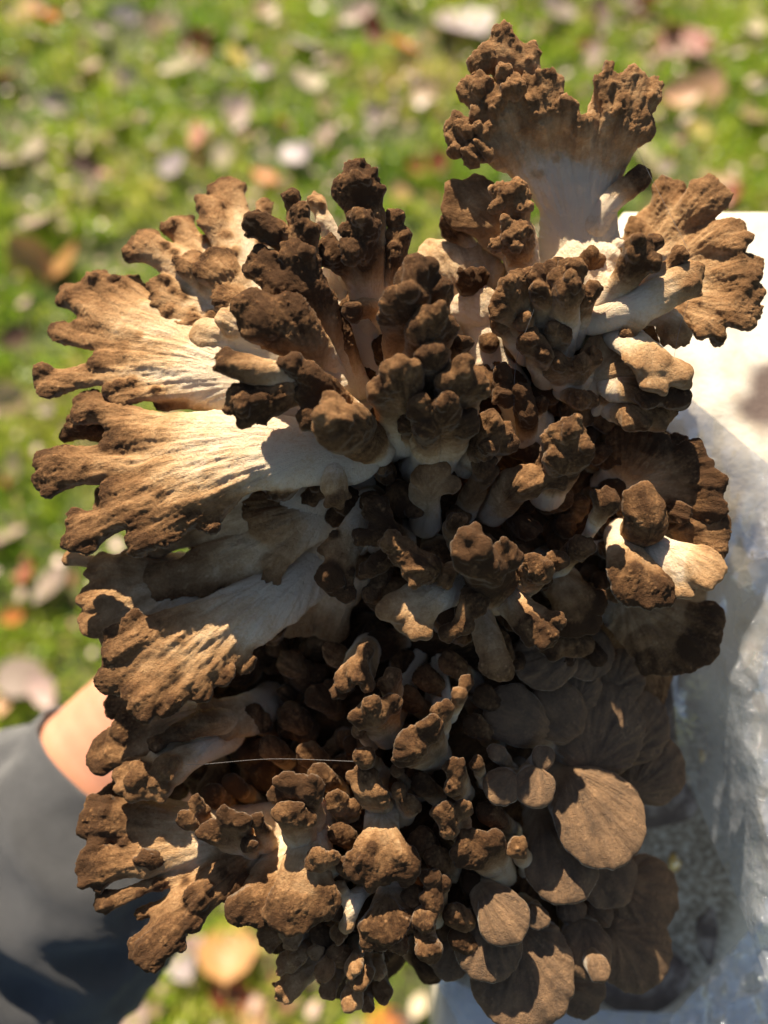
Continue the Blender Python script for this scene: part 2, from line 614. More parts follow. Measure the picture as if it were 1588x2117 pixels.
for a in [(50, 25, 80, 'peach'), (95, 30, 80, 'orange'), (90, 72, 70, 'greyish mauve'), (186, 146, 66, 'pale pinkish'), (255, 165, 60, 'pale pinkish'),
          (10, 158, 90, 'rust red'), (370, 146, 80, 'cream'), (430, 72, 60, 'tan'), (256, 25, 60, 'greyish mauve'), (545, 30, 60, 'tan'),
          (632, 98, 80, 'greyish mauve'), (640, 175, 80, 'cream'), (488, 236, 100, 'pale pinkish'), (676, 222, 70, 'tan'), (255, 260, 70, 'cream'),
          (360, 345, 75, 'greyish mauve'), (610, 325, 85, 'greyish mauve'), (670, 290, 70, 'pale pinkish'), (190, 395, 80, 'taupe'), (180, 350, 90, 'dark brown'),
          (70, 300, 70, 'cream'), (185, 295, 70, 'cream'), (740, 30, 85, 'pale pinkish'), (775, 62, 70, 'rust red'), (830, 100, 90, 'orange'),
          (1145, 30, 95, 'taupe'), (1240, 40, 95, 'dark brown'), (1330, 12, 80, 'rust red'), (1440, 122, 95, 'pale pinkish'), (1390, 60, 70, 'dark brown'),
          (1462, 182, 90, 'peach'), (1400, 205, 90, 'peach'), (1445, 268, 60, 'yellow'), (1330, 320, 95, 'cream'), (1482, 372, 95, 'tan'), (1505, 402, 70, 'rust red'),
          (870, 348, 70, 'orange'), (905, 345, 60, 'rust red'), (830, 402, 90, 'peach'), (18, 1108, 90, 'pale pinkish'), (112, 1215, 110, 'taupe'),
          (30, 1275, 70, 'orange'), (45, 1400, 110, 'taupe'), (95, 1432, 100, 'pale pinkish'), (10, 1455, 80, 'peach'), (385, 1985, 100, 'greyish mauve'),
          (520, 2095, 90, 'peach'), (800, 2105, 90, 'orange'), (930, 2062, 80, 'pale pinkish'), (865, 2080, 60, 'cream'), (1290, 8, 70, 'taupe'),
          (330, 60, 60, 'tan'), (210, 75, 60, 'taupe'), (120, 210, 80, 'taupe'), (20, 330, 80, 'taupe'), (545, 150, 60, 'taupe'), (585, 250, 60, 'orange'),
          (460, 330, 70, 'cream'), (30, 700, 80, 'dark brown'), (20, 830, 90, 'tan'), (35, 960, 90, 'taupe'), (60, 1190, 60, 'rust red'), (1555, 245, 70, 'tan'),
          (1560, 60, 70, 'cream'), (1225, 120, 80, 'pale pinkish'), (700, 130, 60, 'tan'), (780, 250, 60, 'taupe'), (880, 200, 70, 'tan'), (1350, 450, 80, 'tan')]:
    leaf(*a)
names = list(LEAFC)
wts = [0.5, 3, 2, 1, 2, 1, 4, 8, 6, 2, 2, 7]
for k in range(190):
    yy = random.uniform(-0.35, 2.6)
    xx = random.uniform(-1, 1) * (0.75 + 0.22 * yy)
    if abs(xx) < 0.0:
        continue
    leaf(0, 0, random.uniform(0.02, 0.045), random.choices(names, wts)[0], world=np.array([xx, yy, 0.018]))

# crumbled leaf bits between the blades: far too many to count
nb = 3200
lx = rng.uniform(-1.25, 1.25, nb)
ly = rng.uniform(-0.45, 2.9, nb)
kp = (pnoise(np.stack([lx * 2.2, ly * 2.2, lx * 0], 1), 61) + rng.uniform(-0.45, 0.45, nb)) > -0.05
lx, ly = lx[kp], ly[kp]
nb = len(lx)
sz = rng.uniform(0.006, 0.017, nb)
aa = rng.uniform(0, 6.28, nb)
c_, s_ = np.cos(aa), np.sin(aa)
lz = rng.uniform(0.008, 0.03, nb)
shape = [(-1, 0, 0), (-0.3, -0.55, 0.25), (0.5, -0.4, 0.3), (1, 0.1, 0), (0.4, 0.5, 0.3), (-0.4, 0.5, 0.2)]
tz1, tz2 = rng.uniform(-0.5, 0.5, nb), rng.uniform(-0.5, 0.5, nb)
LV = np.stack([np.stack([lx + sz * (a * c_ - b * s_), ly + sz * (a * s_ + b * c_), lz + sz * (c * 0.7 + a * tz1 + b * tz2)], 1) for a, b, c in shape], 1).reshape(-1, 3)
bi = np.arange(nb)[:, None] * 6
LF = np.concatenate([bi + np.array([[0, 1, 4, 5]]), bi + np.array([[1, 2, 3, 4]])])
ml = NT('leaf_crumbs')
ml.l(ml.ramp(ml.attr('tone').outputs['Fac'], [(0.0, (0.10, 0.05, 0.03)), (0.3, (0.26, 0.10, 0.05)), (0.5, (0.33, 0.23, 0.16)), (0.75, (0.50, 0.34, 0.26)), (1.0, (0.60, 0.46, 0.38))]), ml.b.inputs['Base Color'])
ml.b.inputs['Roughness'].default_value = 0.5
lo_ = link_mesh('leaf_litter', LV, LF, ml.m, attrs={'tone': np.repeat(rng.uniform(0, 1, nb), 6)}, origin=np.zeros(3))
lo_['kind'] = 'stuff'
tag(lo_, 'crumbled brown and pinkish leaf litter scattered through the lawn', 'leaf litter')

# ------------------------------------------------------------------ the maitake mushroom
ROOT_AT = P(1250, 1250, -420)
maitake = empty('maitake_mushroom', ROOT_AT)
tag(maitake, 'large brown and cream ruffled maitake mushroom cluster growing out of the plastic bag', 'mushroom')
fseed = [0]


def frond(base, tips, n=(0, 0.15, 1), fl=1.8, k=7.0, p=1.25, lo=0.3, hi=0.85, rough=1.0, streak=1.0, nod=0, balls=(), vox=None, name='frond', rim=0.25, arch=0.0, lump=1.0, grainy=0.0, tone=None, tilt=0.0, root=True, nodr=(5, 12), split=1.0, grey=0.0):
    fseed[0] += 1
    sd_ = fseed[0]
    r_ = random.Random(sd_ * 31 + 5)
    bx, by, bh, br = base
    B = q3(bx, by, bh)
    if tilt:                                            # lean the whole frond towards the sky
        n = (n[0], n[1] + tilt, n[2])
        tips = [[(x, y, h + tilt * (y - by), r) for x, y, h, r in (t if isinstance(t, list) else [t])] for t in tips]
        balls = [(x, y, h + tilt * (y - by), r) for x, y, h, r in balls]
    nn = np.array(n, float)
    nn /= np.linalg.norm(nn)
    lines = []
    rmax = 0
    for tp in tips:
        if not isinstance(tp, list):
            tp = [tp]
        pts = [B]
        rad = [br]
        if len(tp) == 1 and arch:
            x, y, h, r = tp[0]
            pts.append((B + q3(x, y, h)) / 2 + nn * arch)
            rad.append(br + (r - br) * 0.5 ** p)
        for x, y, h, r in tp:
            pts.append(q3(x, y, h))
            rad.append(r * (FPX - h) / FPX)
        pp = catmull(np.column_stack([np.array(pts), rad]), 4)
        seg = np.r_[0, np.cumsum(np.linalg.norm(np.diff(pp[:, :3], axis=0), axis=1))]
        t = seg / max(seg[-1], 1e-6)
        rr = pp[:, 3]
        if len(tp) == 1 and not arch:
            rr = br + (rad[-1] - br) * t ** p
        lines.append((pp[:, :3], np.maximum(rr, 4), t * (0.86 if split else 1.0)))
        rmax = max(rmax, rad[-1])
    nmain = len(lines)
    if split:                                           # every tip frays into unequal little lobes
        for li in range(nmain):
            pp, rr, t = lines[li]
            R = rr[-1]
            if R < 12:
                continue
            d = pp[-1] - pp[-3]
            d = d - nn * (d @ nn) * 0.6
            L_ = np.linalg.norm(d)
            d = d / L_ if L_ > 1e-3 else np.array([0, 1.0, 0])
            sd2 = np.cross(nn, d)
            E = pp[-1]
            m = max(3, int(R / 6.5 * split))
            rr[-2:] *= 0.74 if fl < 1.4 else 0.84
            for j in range(m):
                ph = (-1.45 + 2.9 * (j + r_.uniform(0.15, 0.85)) / m)
                dv = d * math.cos(ph) + sd2 * math.sin(ph) + nn * r_.uniform(-0.15, 0.4) / fl
                rs = R * r_.uniform(0.20, 0.36)
                out = R * r_.uniform(0.75, 1.22) - rs * 0.6
                st_ = E - d * R * 0.35 + dv * R * 0.1
                lines.append((np.array([st_, E + dv * out]), np.array([rs * 1.2, rs]), np.array([0.7, 1.0])))
            if fl < 1.35:                               # and knobs on the face of thick lobes
                for j in range(max(3, int(R / 6.5 * split))):
                    a_ = r_.uniform(0, 6.28)
                    u_ = r_.uniform(0.2, 0.85)
                    c0 = E + (d * math.cos(a_) + sd2 * math.sin(a_)) * R * u_ * 0.8
                    rs = R * r_.uniform(0.16, 0.34)
                    lines.append((np.array([c0, c0 + nn * R / fl * (math.sqrt(1 - u_ * u_) * r_.uniform(0.75, 1.1))]), np.array([rs, rs]), np.array([0.8, 1.0])))
    if root:                                            # strand that ties the frond to the core
        cp = COREQ[np.argmin(np.linalg.norm(COREQ - B, axis=1))]
        ln_ = np.linalg.norm(cp - B)
        if ln_ > 30:
            mid = B + (cp - B) * min(1.0, 190.0 / ln_)
            pp = catmull(np.array([B, (B + mid) / 2 + nn * 4, mid]), 3)
            lines.append((pp, np.linspace(br, br * 0.75, len(pp)), np.linspace(0.0, lo + 0.3 * (hi - lo), len(pp))))
    bl = [(q3(x, y, h), r, 1.0) for x, y, h, r in balls]
    for _ in range(nod):
        pp, rr, t = lines[r_.randrange(len(tips))]
        f = r_.uniform(0.55, 1.0)
        c = np.array([np.interp(f, t, pp[:, i]) for i in range(3)])
        R = np.interp(f, t, rr)
        side = np.cross(nn, pp[-1] - pp[0])
        side /= max(np.linalg.norm(side), 1e-6)
        u = r_.uniform(-0.85, 0.85)
        c = c + side * R * u + nn * R / fl * math.sqrt(1 - u * u) * 0.9
        bl.append((c, r_.uniform(*nodr), 1.0))
    if vox is None:
        vox = 3.2 if rmax < 45 and len(tips) < 7 else 3.6
    if tone is None:
        tone = r_.uniform(-0.14, 0.06)
    if fl < 1.4 and split:
        k = min(k, 4.2)
    v, q, T, M = blob_mesh(lines, bl, nn, fl, k, vox)
    N = vnormals(v, q)
    # frond-plane polar coordinates round the base
    Bl = B @ M
    d = v - Bl
    R = np.hypot(d[:, 0], d[:, 1])
    mean = np.mean([l[0][-1] @ M for l in lines[:nmain]], axis=0) - Bl
    a0 = math.atan2(mean[1], mean[0])
    ang = np.arctan2(d[:, 1], d[:, 0]) - a0
    ang = (ang + np.pi) % (2 * np.pi) - np.pi
    fan = np.stack([ang * max(np.median(R), 40), R, d[:, 2]], 1) + sd_ * 137.0
    face = N[:, 2]
    q0 = v + sd_ * 71.3
    tipf = sstep(lo, hi, T)
    am = 0.25 + 0.75 * tipf
    big = pnoise(q0 / 38.0, 1) * 4.0 * lump + pnoise(q0 / 17.0, 2) * 1.8 * lump
    st = pnoise(np.stack([fan[:, 0] / 13.0, fan[:, 1] / 95.0, fan[:, 2] / 40.0], 1), 4)
    st2 = pnoise(np.stack([fan[:, 0] / 6.0, fan[:, 1] / 45.0, fan[:, 2] / 30.0], 1), 5)
    mask = np.maximum(sstep(-0.1, 0.25, pnoise(q0 / 30.0, 6)) * sstep(0.3, 0.9, tipf + 0.25 * st), grainy)
    gr = np.abs(pnoise(q0 / 8.0, 7)) * 4.6 + pnoise(q0 / 5.0, 8) * 1.6
    disp = big * (0.4 + 0.6 * tipf) + streak * (st * 3.8 + st2 * 2.2) * np.clip(0.35 + 0.65 * T, 0, 1) * sstep(0.1, 0.3, R / max(R.max(), 1)) + rough * mask * gr + rough * pnoise(q0 / 6.0, 9) * 1.9 * am
    # split, crinkled margin
    v2 = v + N * disp[:, None]
    N2 = vnormals(v2, q)
    under = sstep(0.1, 0.7, -N2[:, 2]) * (1.0 if fl > 1.4 else 0.4)
    rimv = rim * sstep(0.55, 0.95, 1 - np.abs(N2[:, 2])) * sstep(0.5, 0.9, T)
    wv = toworld(v2 @ M.T)
    return link_mesh(name, wv, q, SKIN, maitake, attrs={'tip': tipf, 'tone': np.full(len(v), tone), 'grey': np.full(len(v), grey), 'crumb': mask * sstep(1.0, 3.6, gr), 'rim': rimv, 'under': under, 'fan': fan, 'pos': q0}, origin=toworld(B))


# --- the branching core that everything grows from
CORE = [((1250, 1200, -400, 190), t) for t in (
    [(950, 1080, -260, 150), (720, 950, -170, 95)], [(1150, 850, -260, 130), (1160, 640, -150, 85)],
    [(900, 1420, -380, 180), (600, 1450, -400, 150), (470, 1520, -330, 95)], [(800, 1650, -330, 150), (620, 1770, -230, 85)],
    [(950, 1650, -280, 130), (800, 1720, -190, 95)], [(1100, 1700, -320, 140), (1060, 1850, -260, 110)],
    [(1000, 1250, -240, 120), (900, 1290, -170, 70)], [(1320, 1080, -260, 110), (1330, 1100, -160, 60)],
    [(850, 850, -210, 120), (700, 690, -130, 80)], [(620, 1200, -330, 110), (540, 1240, -240, 70)],
    [(1230, 1520, -300, 110)], [(780, 1900, -260, 95), (720, 1960, -190, 60)], [(1000, 760, -220, 110), (980, 640, -160, 60)])]
COREQ = np.vstack([catmull(np.array([q3(*c[0][:3])] + [q3(*p_[:3]) for p_ in c[1]]), 10) for c in CORE])
frond(CORE[0][0], [c[1] for c in CORE], n=(0, 0, 1), fl=1.0, k=22, vox=9, lo=-1.0, hi=1.0, rough=1.5, streak=0.5, name='stem_base', lump=2.0, tone=0.0, root=False, split=0)  # core coloured brown to deepen the shade in the gaps between fronds
core = bpy.data.objects['stem_base']

# --- upright fan at the top
frond((1197, 575, -85, 78), [[(1195, 440, -75, 60), (1120, 330, -55, 44), (1040, 112, 10, 38)], [(1195, 440, -75, 60), (1135, 320, -55, 35), (1090, 130, 15, 30)], [(1195, 440, -75, 60), (1150, 310, -55, 34), (1135, 180, 20, 32)],
      [(1195, 440, -75, 60), (1110, 330, -50, 36), (985, 190, 15, 36)], [(1195, 440, -75, 60), (1100, 350, -45, 32), (965, 285, 5, 36)], [(1195, 440, -75, 60), (1110, 320, -50, 36), (1030, 240, 15, 34)], [(1195, 440, -75, 60), (1170, 300, -55, 34), (1172, 232, 15, 28)],
      [(1195, 440, -75, 60), (1215, 330, -55, 34), (1258, 178, 15, 30)], [(1195, 440, -75, 60), (1235, 320, -55, 34), (1305, 180, 15, 32)], [(1195, 440, -75, 60), (1245, 330, -50, 30), (1338, 205, 15, 28)], [(1195, 440, -75, 60), (1250, 340, -50, 24), (1318, 275, 5, 28)],
      [(1195, 440, -75, 60), (1195, 330, -58, 34), (1205, 262, 10, 24)], [(1195, 440, -75, 60), (1120, 310, -50, 44), (1070, 215, 8, 44)], [(1195, 440, -75, 60), (1140, 310, -52, 44), (1120, 240, 6, 42)], [(1195, 440, -75, 60), (1090, 340, -48, 40), (1015, 300, 4, 36)], [(1195, 440, -75, 60), (1230, 320, -52, 44), (1272, 235, 8, 40)], [(1195, 440, -75, 60), (1255, 340, -48, 40), (1300, 262, 4, 36)]],
      n=(0, -0.12, 1), fl=2.2, k=6, lo=0.42, hi=1.15, rough=1.5, tone=-0.08, nod=40, streak=2.0,
      balls=[(945, 240, 14, 12), (950, 268, 18, 14), (942, 312, 8, 15), (976, 330, 14, 17), (994, 300, 20, 14), (965, 276, 24, 12), (1002, 280, 26, 12), (1012, 262, 26, 13), (986, 236, 26, 14),
             (990, 186, 30, 15), (1003, 170, 30, 14), (1042, 150, 34, 14), (1050, 186, 42, 16), (1070, 186, 44, 18), (1066, 166, 36, 14), (1030, 212, 34, 14), (1020, 232, 34, 12), (1075, 98, 20, 10),
             (1100, 96, 12, 8), (1112, 112, 18, 8), (1255, 140, 14, 12), (1302, 146, 14, 12), (1362, 180, 10, 10), (1035, 78, 4, 26), (998, 128, 6, 28), (930, 262, 4, 14), (936, 288, 6, 15), (1350, 168, 8, 12), (985, 262, 32, 10), (968, 310, 24, 12), (1010, 315, 18, 14)])
frond((1225, 470, -60, 30), [[(1270, 410, -40, 24), (1318, 372, -30, 24)]], fl=1.4, lo=0.4, hi=0.9)
frond((1170, 660, -160, 80), [[(1200, 600, -80, 84), (1197, 520, -92, 60), (1197, 430, -115, 40)], [(1245, 615, -50, 56)], [(1150, 590, -55, 48)], [(1240, 545, -75, 50)], [(1180, 630, -35, 50)], [(1270, 650, -40, 34)], [(1225, 660, -20, 40)]],
      n=(0, 0.2, 1), fl=1.25, k=10, lo=0.8, hi=2.6, rough=0.9, streak=0.3, name='stem', lump=3.2, grainy=0.75, tone=-0.05, nod=26)
# --- left neighbour of the top fan
frond((1080, 540, -60, 30), [(985, 432, -25, 62)], n=(-0.1, 0.25, 1), fl=2.8, rough=0.5, lo=0.1, hi=1.4)
frond((980, 520, -70, 14), [(925, 462, -40, 16), (930, 482, -45, 14), (935, 445, -45, 14)], fl=1.2, lo=0.1, hi=0.8)
frond((1090, 580, -30, 32), [(1062, 418, 40, 42), (1068, 500, 45, 42)], fl=1.3, rough=1.8, nod=14, lo=0.1, hi=1.1,
      balls=[(1053, 400, 62, 15), (1022, 428, 56, 13), (1036, 420, 62, 9), (1050, 490, 78, 11), (1025, 508, 60, 13), (1067, 512, 80, 10), (1076, 388, 52, 12), (1090, 430, 60, 12), (1045, 455, 72, 10)])
frond((1000, 720, -120, 50), [(965, 545, -60, 48), (905, 540, -75, 40), (1010, 560, -60, 32), (935, 545, -65, 40)], n=(0, 0.3, 1), fl=2.0, lo=0.4, hi=1.7, streak=1.8, rough=0.6)
frond((1010, 700, -90, 30), [(1000, 640, -50, 40), (960, 640, -55, 30)], fl=1.5, lo=0.5, hi=2.0, rough=1.2)
# --- right fan
frond((1270, 620, -110, 45), [[(1320, 530, -110, 40), (1325, 480, -85, 34)], [(1340, 510, -120, 45), (1385, 405, -50, 36)], [(1370, 520, -110, 45), (1455, 415, -10, 46)],
      [(1390, 540, -95, 45), (1500, 490, -10, 44)], [(1400, 570, -85, 45), (1528, 555, -20, 40)], [(1400, 600, -75, 45), (1520, 640, -40, 42)], [(1380, 620, -75, 40), (1455, 665, -50, 34)],
      [(1370, 630, -80, 36), (1400, 650, -60, 30)], [(1400, 560, -90, 40), (1535, 600, -30, 34)]],
      n=(0.1, 0.05, 1), fl=2.2, k=8, lo=0.2, hi=1.25, rough=1.3, grainy=0.35, tone=0.0, tilt=0.35, nod=22, streak=0.9, balls=[(1566, 545, -22, 10), (1485, 700, -60, 14)])
frond((1225, 665, 0, 24), [[(1320, 632, 45, 34), (1395, 585, 52, 38), (1432, 566, 45, 26)], [(1320, 632, 50, 32), (1425, 597, 62, 27)], [(1320, 640, 50, 28), (1300, 690, 40, 18)]], fl=1.3, lo=0.35, hi=1.1, rough=0.8)
frond((1255, 625, 10, 24), [[(1290, 580, 50, 26), (1318, 520, 86, 36)], [(1300, 570, 60, 20), (1345, 545, 88, 22)], [(1300, 570, 60, 18), (1352, 502, 70, 18)]], fl=1.15, lo=0.15, hi=0.7, rough=0.5)
frond((1350, 590, 40, 20), [(1402, 532, 60, 20)], fl=1.1, lo=0.1, hi=0.8)
frond((1330, 650, -20, 20), [[(1375, 655, 0, 26), (1392, 690, 5, 30)]], fl=1.3, lo=0.3, hi=1.3)
frond((1270, 690, -40, 30), [[(1300, 690, 10, 26), (1330, 735, 45, 42)], [(1320, 720, 40, 26), (1392, 768, 38, 30)], [(1320, 720, 40, 26), (1410, 790, 30, 15)], [(1320, 720, 40, 26), (1405, 762, 30, 15)], [(1320, 730, 40, 26), (1350, 785, 40, 32)]],
      n=(0.1, 0.35, 1), fl=1.9, lo=0.2, hi=1.3, rough=0.7, tilt=0.3)
frond((1270, 800, 0, 24), [(1335, 812, 48, 34), (1385, 815, 42, 28), (1408, 812, 34, 14), (1400, 830, 32, 14)], n=(0, 0.4, 1), fl=1.6, lo=0.1, hi=0.9, rough=0.8)
frond((1270, 840, -30, 24), [(1312, 862, 25, 36), (1352, 862, 12, 28), (1372, 852, 5, 22)], fl=1.4, lo=0.1, hi=1.1, rough=0.4)
frond((1210, 800, -60, 40), [(1270, 770, 0, 34), (1230, 740, -20, 34), (1290, 740, 0, 24)], fl=1.5, lo=0.4, hi=1.3, rough=0.4)
# --- lumpy group right of centre
for base, tips in [((1100, 720, -40, 34), [(1055, 605, 85, 34), (1078, 578, 78, 26), (1040, 642, 75, 32)]),
                   ((1130, 700, -30, 30), [(1112, 572, 85, 24), (1135, 566, 80, 20), (1122, 612, 88, 32)]),
                   ((1150, 720, -30, 34), [(1182, 568, 95, 34), (1172, 612, 100, 40), (1150, 580, 90, 24)]),
                   ((1180, 700, -30, 24), [(1226, 600, 55, 18), (1215, 620, 60, 18)]),
                   ((1090, 730, -20, 24), [(1085, 665, 68, 22), (1032, 672, 55, 20)]),
                   ((1130, 780, -30, 26), [(1100, 712, 62, 32), (1125, 735, 62, 26)]),
                   ((1150, 760, -30, 18), [(1142, 686, 58, 17), (1166, 692, 56, 15)]),
                   ((1180, 800, -40, 30), [(1150, 760, 30, 36), (1195, 765, 30, 34), (1220, 745, 20, 26)])]:
    frond(base, tips, fl=1.2, lo=0.3, hi=1.1, rough=1.0, nod=12, nodr=(5, 10), lump=1.2)
frond((990, 660, -80, 40), [[(1030, 760, -70, 42), (1090, 870, -60, 55)], [(1010, 700, -60, 36), (1000, 760, -60, 36)]], n=(0, 0.3, 1), fl=1.3, lo=0.6, hi=2.5, name='stem', rough=0.6)
frond((1070, 830, -20, 16), [[(1040, 800, 30, 22), (1042, 822, 42, 24)], [(1040, 775, 40, 20)]], fl=1.1, lo=0, hi=0.6, rough=0.5)
frond((1090, 900, -30, 18), [[(1085, 850, 30, 22), (1080, 812, 48, 22)], (1090, 858, 42, 24)], fl=1.15, lo=0, hi=0.8, rough=1.2)
frond((1160, 810, -20, 14), [(1195, 826, 36, 27), (1220, 828, 30, 16)], n=(0, 0.4, 1), fl=1.3, lo=0, hi=0.9)
frond((1100, 870, -30, 12), [(1118, 836, 15, 15)], fl=1.1)
frond((1230, 850, -40, 10), [(1256, 818, 0, 12)], fl=1.1)
# --- dark high lumps in the middle
for base, tips in [((850, 760, -20, 46), [(862, 592, 150, 54), (818, 645, 158, 38), (905, 612, 140, 36), (802, 662, 150, 24), (850, 630, 170, 44)]),
                   ((870, 800, 0, 40), [(888, 676, 178, 46), (862, 692, 180, 34), (922, 682, 160, 28)]),
                   ((890, 830, 10, 34), [(900, 742, 178, 38), (880, 748, 176, 30)]),
                   ((930, 760, 20, 10), [(955, 712, 100, 15), (970, 706, 96, 10), (945, 706, 98, 10)]),
                   ((840, 900, 0, 40), [(820, 792, 178, 52), (784, 812, 170, 34), (850, 782, 178, 34)]),
                   ((920, 900, 10, 44), [(948, 782, 172, 42), (982, 806, 156, 30), (925, 800, 176, 32)]),
                   ((900, 940, 0, 44), [(870, 850, 164, 36), (920, 852, 164, 42), (880, 890, 150, 34), (960, 880, 130, 34)]),
                   ((970, 950, -10, 36), [(1010, 890, 80, 36), (1040, 910, 60, 32), (1000, 930, 70, 34)]),
                   ((850, 920, 20, 14), [(846, 868, 120, 20), (838, 884, 118, 16)])]:
    frond(base, tips, fl=1.15, lo=0.12, hi=0.95, rough=0.8, nod=6, nodr=(5, 11), lump=1.2)
frond((900, 920, -40, 40), [[(830, 760, 20, 34), (826, 715, 40, 20)]], fl=1.3, lo=0.8, hi=2.5, name='stem')
# --- big round dark lobe and the chain beside it
frond((780, 930, 20, 30), [(705, 882, 190, 56), (692, 842, 186, 32), (742, 872, 170, 40), (700, 905, 186, 44)], fl=1.1, lo=0, hi=0.5, rough=0.7, lump=1.5)
frond((730, 860, 60, 24), [[(665, 795, 150, 24), (606, 756, 172, 27)], [(665, 800, 145, 22), (630, 815, 150, 20)], [(660, 810, 140, 18), (640, 862, 152, 26)]], fl=1.1, lo=0, hi=0.5, rough=1.2, nod=6)
frond((690, 790, 60, 24), [[(590, 775, 150, 26), (520, 764, 172, 29), (468, 750, 168, 26)]], fl=1.15, lo=0.35, hi=0.95, rough=0.8)
frond((690, 800, 60, 24), [[(590, 805, 140, 34), (512, 836, 158, 40)], [(590, 815, 140, 30), (545, 850, 150, 28)], [(580, 800, 140, 26), (500, 815, 156, 24)]], fl=1.3, lo=0.2, hi=0.8, rough=1.2, nod=5)
# --- upper left tall column and its lobes
frond((700, 790, 0, 46), [[(650, 660, 80, 42), (612, 530, 120, 36)], [(660, 640, 80, 36), (640, 560, 110, 30)], [(640, 640, 90, 36), (548, 552, 100, 48)], [(630, 620, 90, 34), (580, 590, 110, 40)]], fl=1.35, lo=0.1, hi=0.7, rough=1.2, nod=12, streak=1.4)
frond((690, 800, 20, 36), [[(620, 710, 110, 44), (545, 660, 150, 56)], [(640, 700, 120, 34), (605, 640, 148, 32)]], n=(-0.2, 0.2, 1), fl=1.5, lo=0.2, hi=0.8, rough=1.1)
frond((650, 620, 50, 24), [[(620, 500, 90, 18), (603, 408, 92, 19)], [(630, 510, 100, 18), (622, 442, 112, 22)], [(640, 520, 100, 18), (640, 480, 110, 20)], [(640, 560, 110, 16), (634, 525, 128, 18)]], fl=1.1, lo=0.3, hi=0.9, nod=6)
frond((640, 560, 50, 22), [[(580, 490, 90, 28), (535, 468, 98, 34)]], fl=1.15, lo=0.2, hi=0.8, nod=4)
frond((740, 620, -20, 24), [[(690, 500, 20, 20), (655, 422, 28, 22)]], fl=1.2, lo=0.5, hi=1.3)
frond((750, 640, 0, 22), [[(725, 560, 50, 22), (688, 526, 72, 36)]], fl=1.15, lo=0.2, hi=0.9, nod=3)
frond((775, 680, -40, 46), [[(760, 560, 50, 34), (748, 480, 112, 40)], [(770, 520, 60, 26), (742, 390, 100, 40)], [(775, 500, 60, 22), (740, 362, 90, 30)], [(775, 500, 60, 22), (772, 402, 90, 24)], [(760, 500, 80, 22), (716, 402, 96, 28)], [(760, 540, 80, 20), (735, 520, 118, 30)]],
      fl=1.15, lo=0.35, hi=0.8, rough=1.3, nod=8)
frond((800, 640, 0, 20), [[(820, 540, 50, 18), (815, 452, 66, 17)], [(820, 540, 50, 18), (834, 492, 64, 16)], [(815, 560, 60, 18), (812, 520, 70, 18)]], fl=1.1, lo=0.2, hi=0.8, nod=6)
frond((790, 820, -70, 70), [[(740, 680, -30, 50), (690, 590, -20, 36)], [(790, 660, -20, 50), (800, 590, -10, 46)], [(740, 720, -30, 50), (680, 690, -20, 30)]], n=(-0.1, 0.1, 1), fl=1.6, lo=0.7, hi=2.0, rough=0.4)
frond((800, 680, 20, 16), [[(770, 640, 80, 20), (732, 642, 104, 25)]], fl=1.15, lo=0.2, hi=1.0, rough=0.6)
frond((740, 800, 0, 26), [[(705, 700, 50, 26), (690, 650, 62, 22)]], fl=1.3, lo=0.1, hi=0.7)
# --- upper left back fan
frond((580, 720, -80, 55), [[(470, 610, -60, 45), (305, 510, -45, 40)], [(470, 600, -60, 40), (372, 472, -60, 30)], [(520, 560, -50, 40), (472, 402, -45, 36)], [(510, 560, -40, 36), (432, 428, -20, 28)], [(500, 570, -40, 36), (442, 462, -10, 26)],
      [(480, 620, -40, 40), (400, 550, -10, 34)], [(470, 620, -50, 30), (330, 590, -40, 22)], [(470, 640, -50, 30), (335, 622, -40, 21)], [(480, 650, -50, 30), (350, 650, -40, 20)], [(490, 660, -50, 30), (375, 676, -40, 20)],
      [(500, 620, -30, 40), (455, 560, 10, 46)], [(520, 650, -30, 36), (480, 622, 10, 38)], [(540, 560, -40, 24), (548, 425, -40, 16)]], n=(-0.15, 0.2, 1), fl=1.6, k=6, lo=0.5, hi=1.1, rough=1.5, grainy=0.2, tilt=0.35, nod=34, streak=1.0)
frond((600, 760, -60, 50), [[(520, 700, -40, 40), (430, 690, -30, 34)], [(540, 690, -30, 36), (500, 660, -10, 40)]], fl=1.6, lo=0.5, hi=1.6)
# --- left fan, upper
frond((600, 830, -40, 55), [[(400, 720, -10, 60), (205, 582, -35, 30)], [(390, 730, -10, 56), (152, 612, -45, 36)], [(390, 750, -10, 50), (240, 710, -30, 26), (132, 690, -35, 29)], [(410, 720, -10, 50), (270, 592, -35, 28)],
      [(400, 760, -10, 56), (230, 770, -25, 32), (112, 792, -25, 38)], [(420, 720, -10, 50), (318, 625, -30, 34)], [(430, 720, -10, 50), (345, 650, -25, 34)], [(400, 740, -5, 60), (300, 700, -15, 44)], [(480, 810, -30, 50), (360, 815, -40, 40)], [(380, 720, -10, 50), (222, 655, -28, 36)], [(380, 745, -8, 50), (225, 738, -18, 36)], [(390, 720, -8, 46), (255, 650, -25, 34)], [(380, 735, -8, 46), (185, 665, -35, 26)], [(400, 790, -14, 46), (260, 815, -18, 30)]],
      n=(-0.05, 0.28, 1), fl=2.0, k=6, lo=0.34, hi=1.02, rough=1.2, grainy=0.25, tilt=0.4, streak=1.9, nod=10, balls=[(250, 800, -12, 14), (225, 808, -14, 12), (275, 790, -8, 12), (90, 770, -20, 20)])
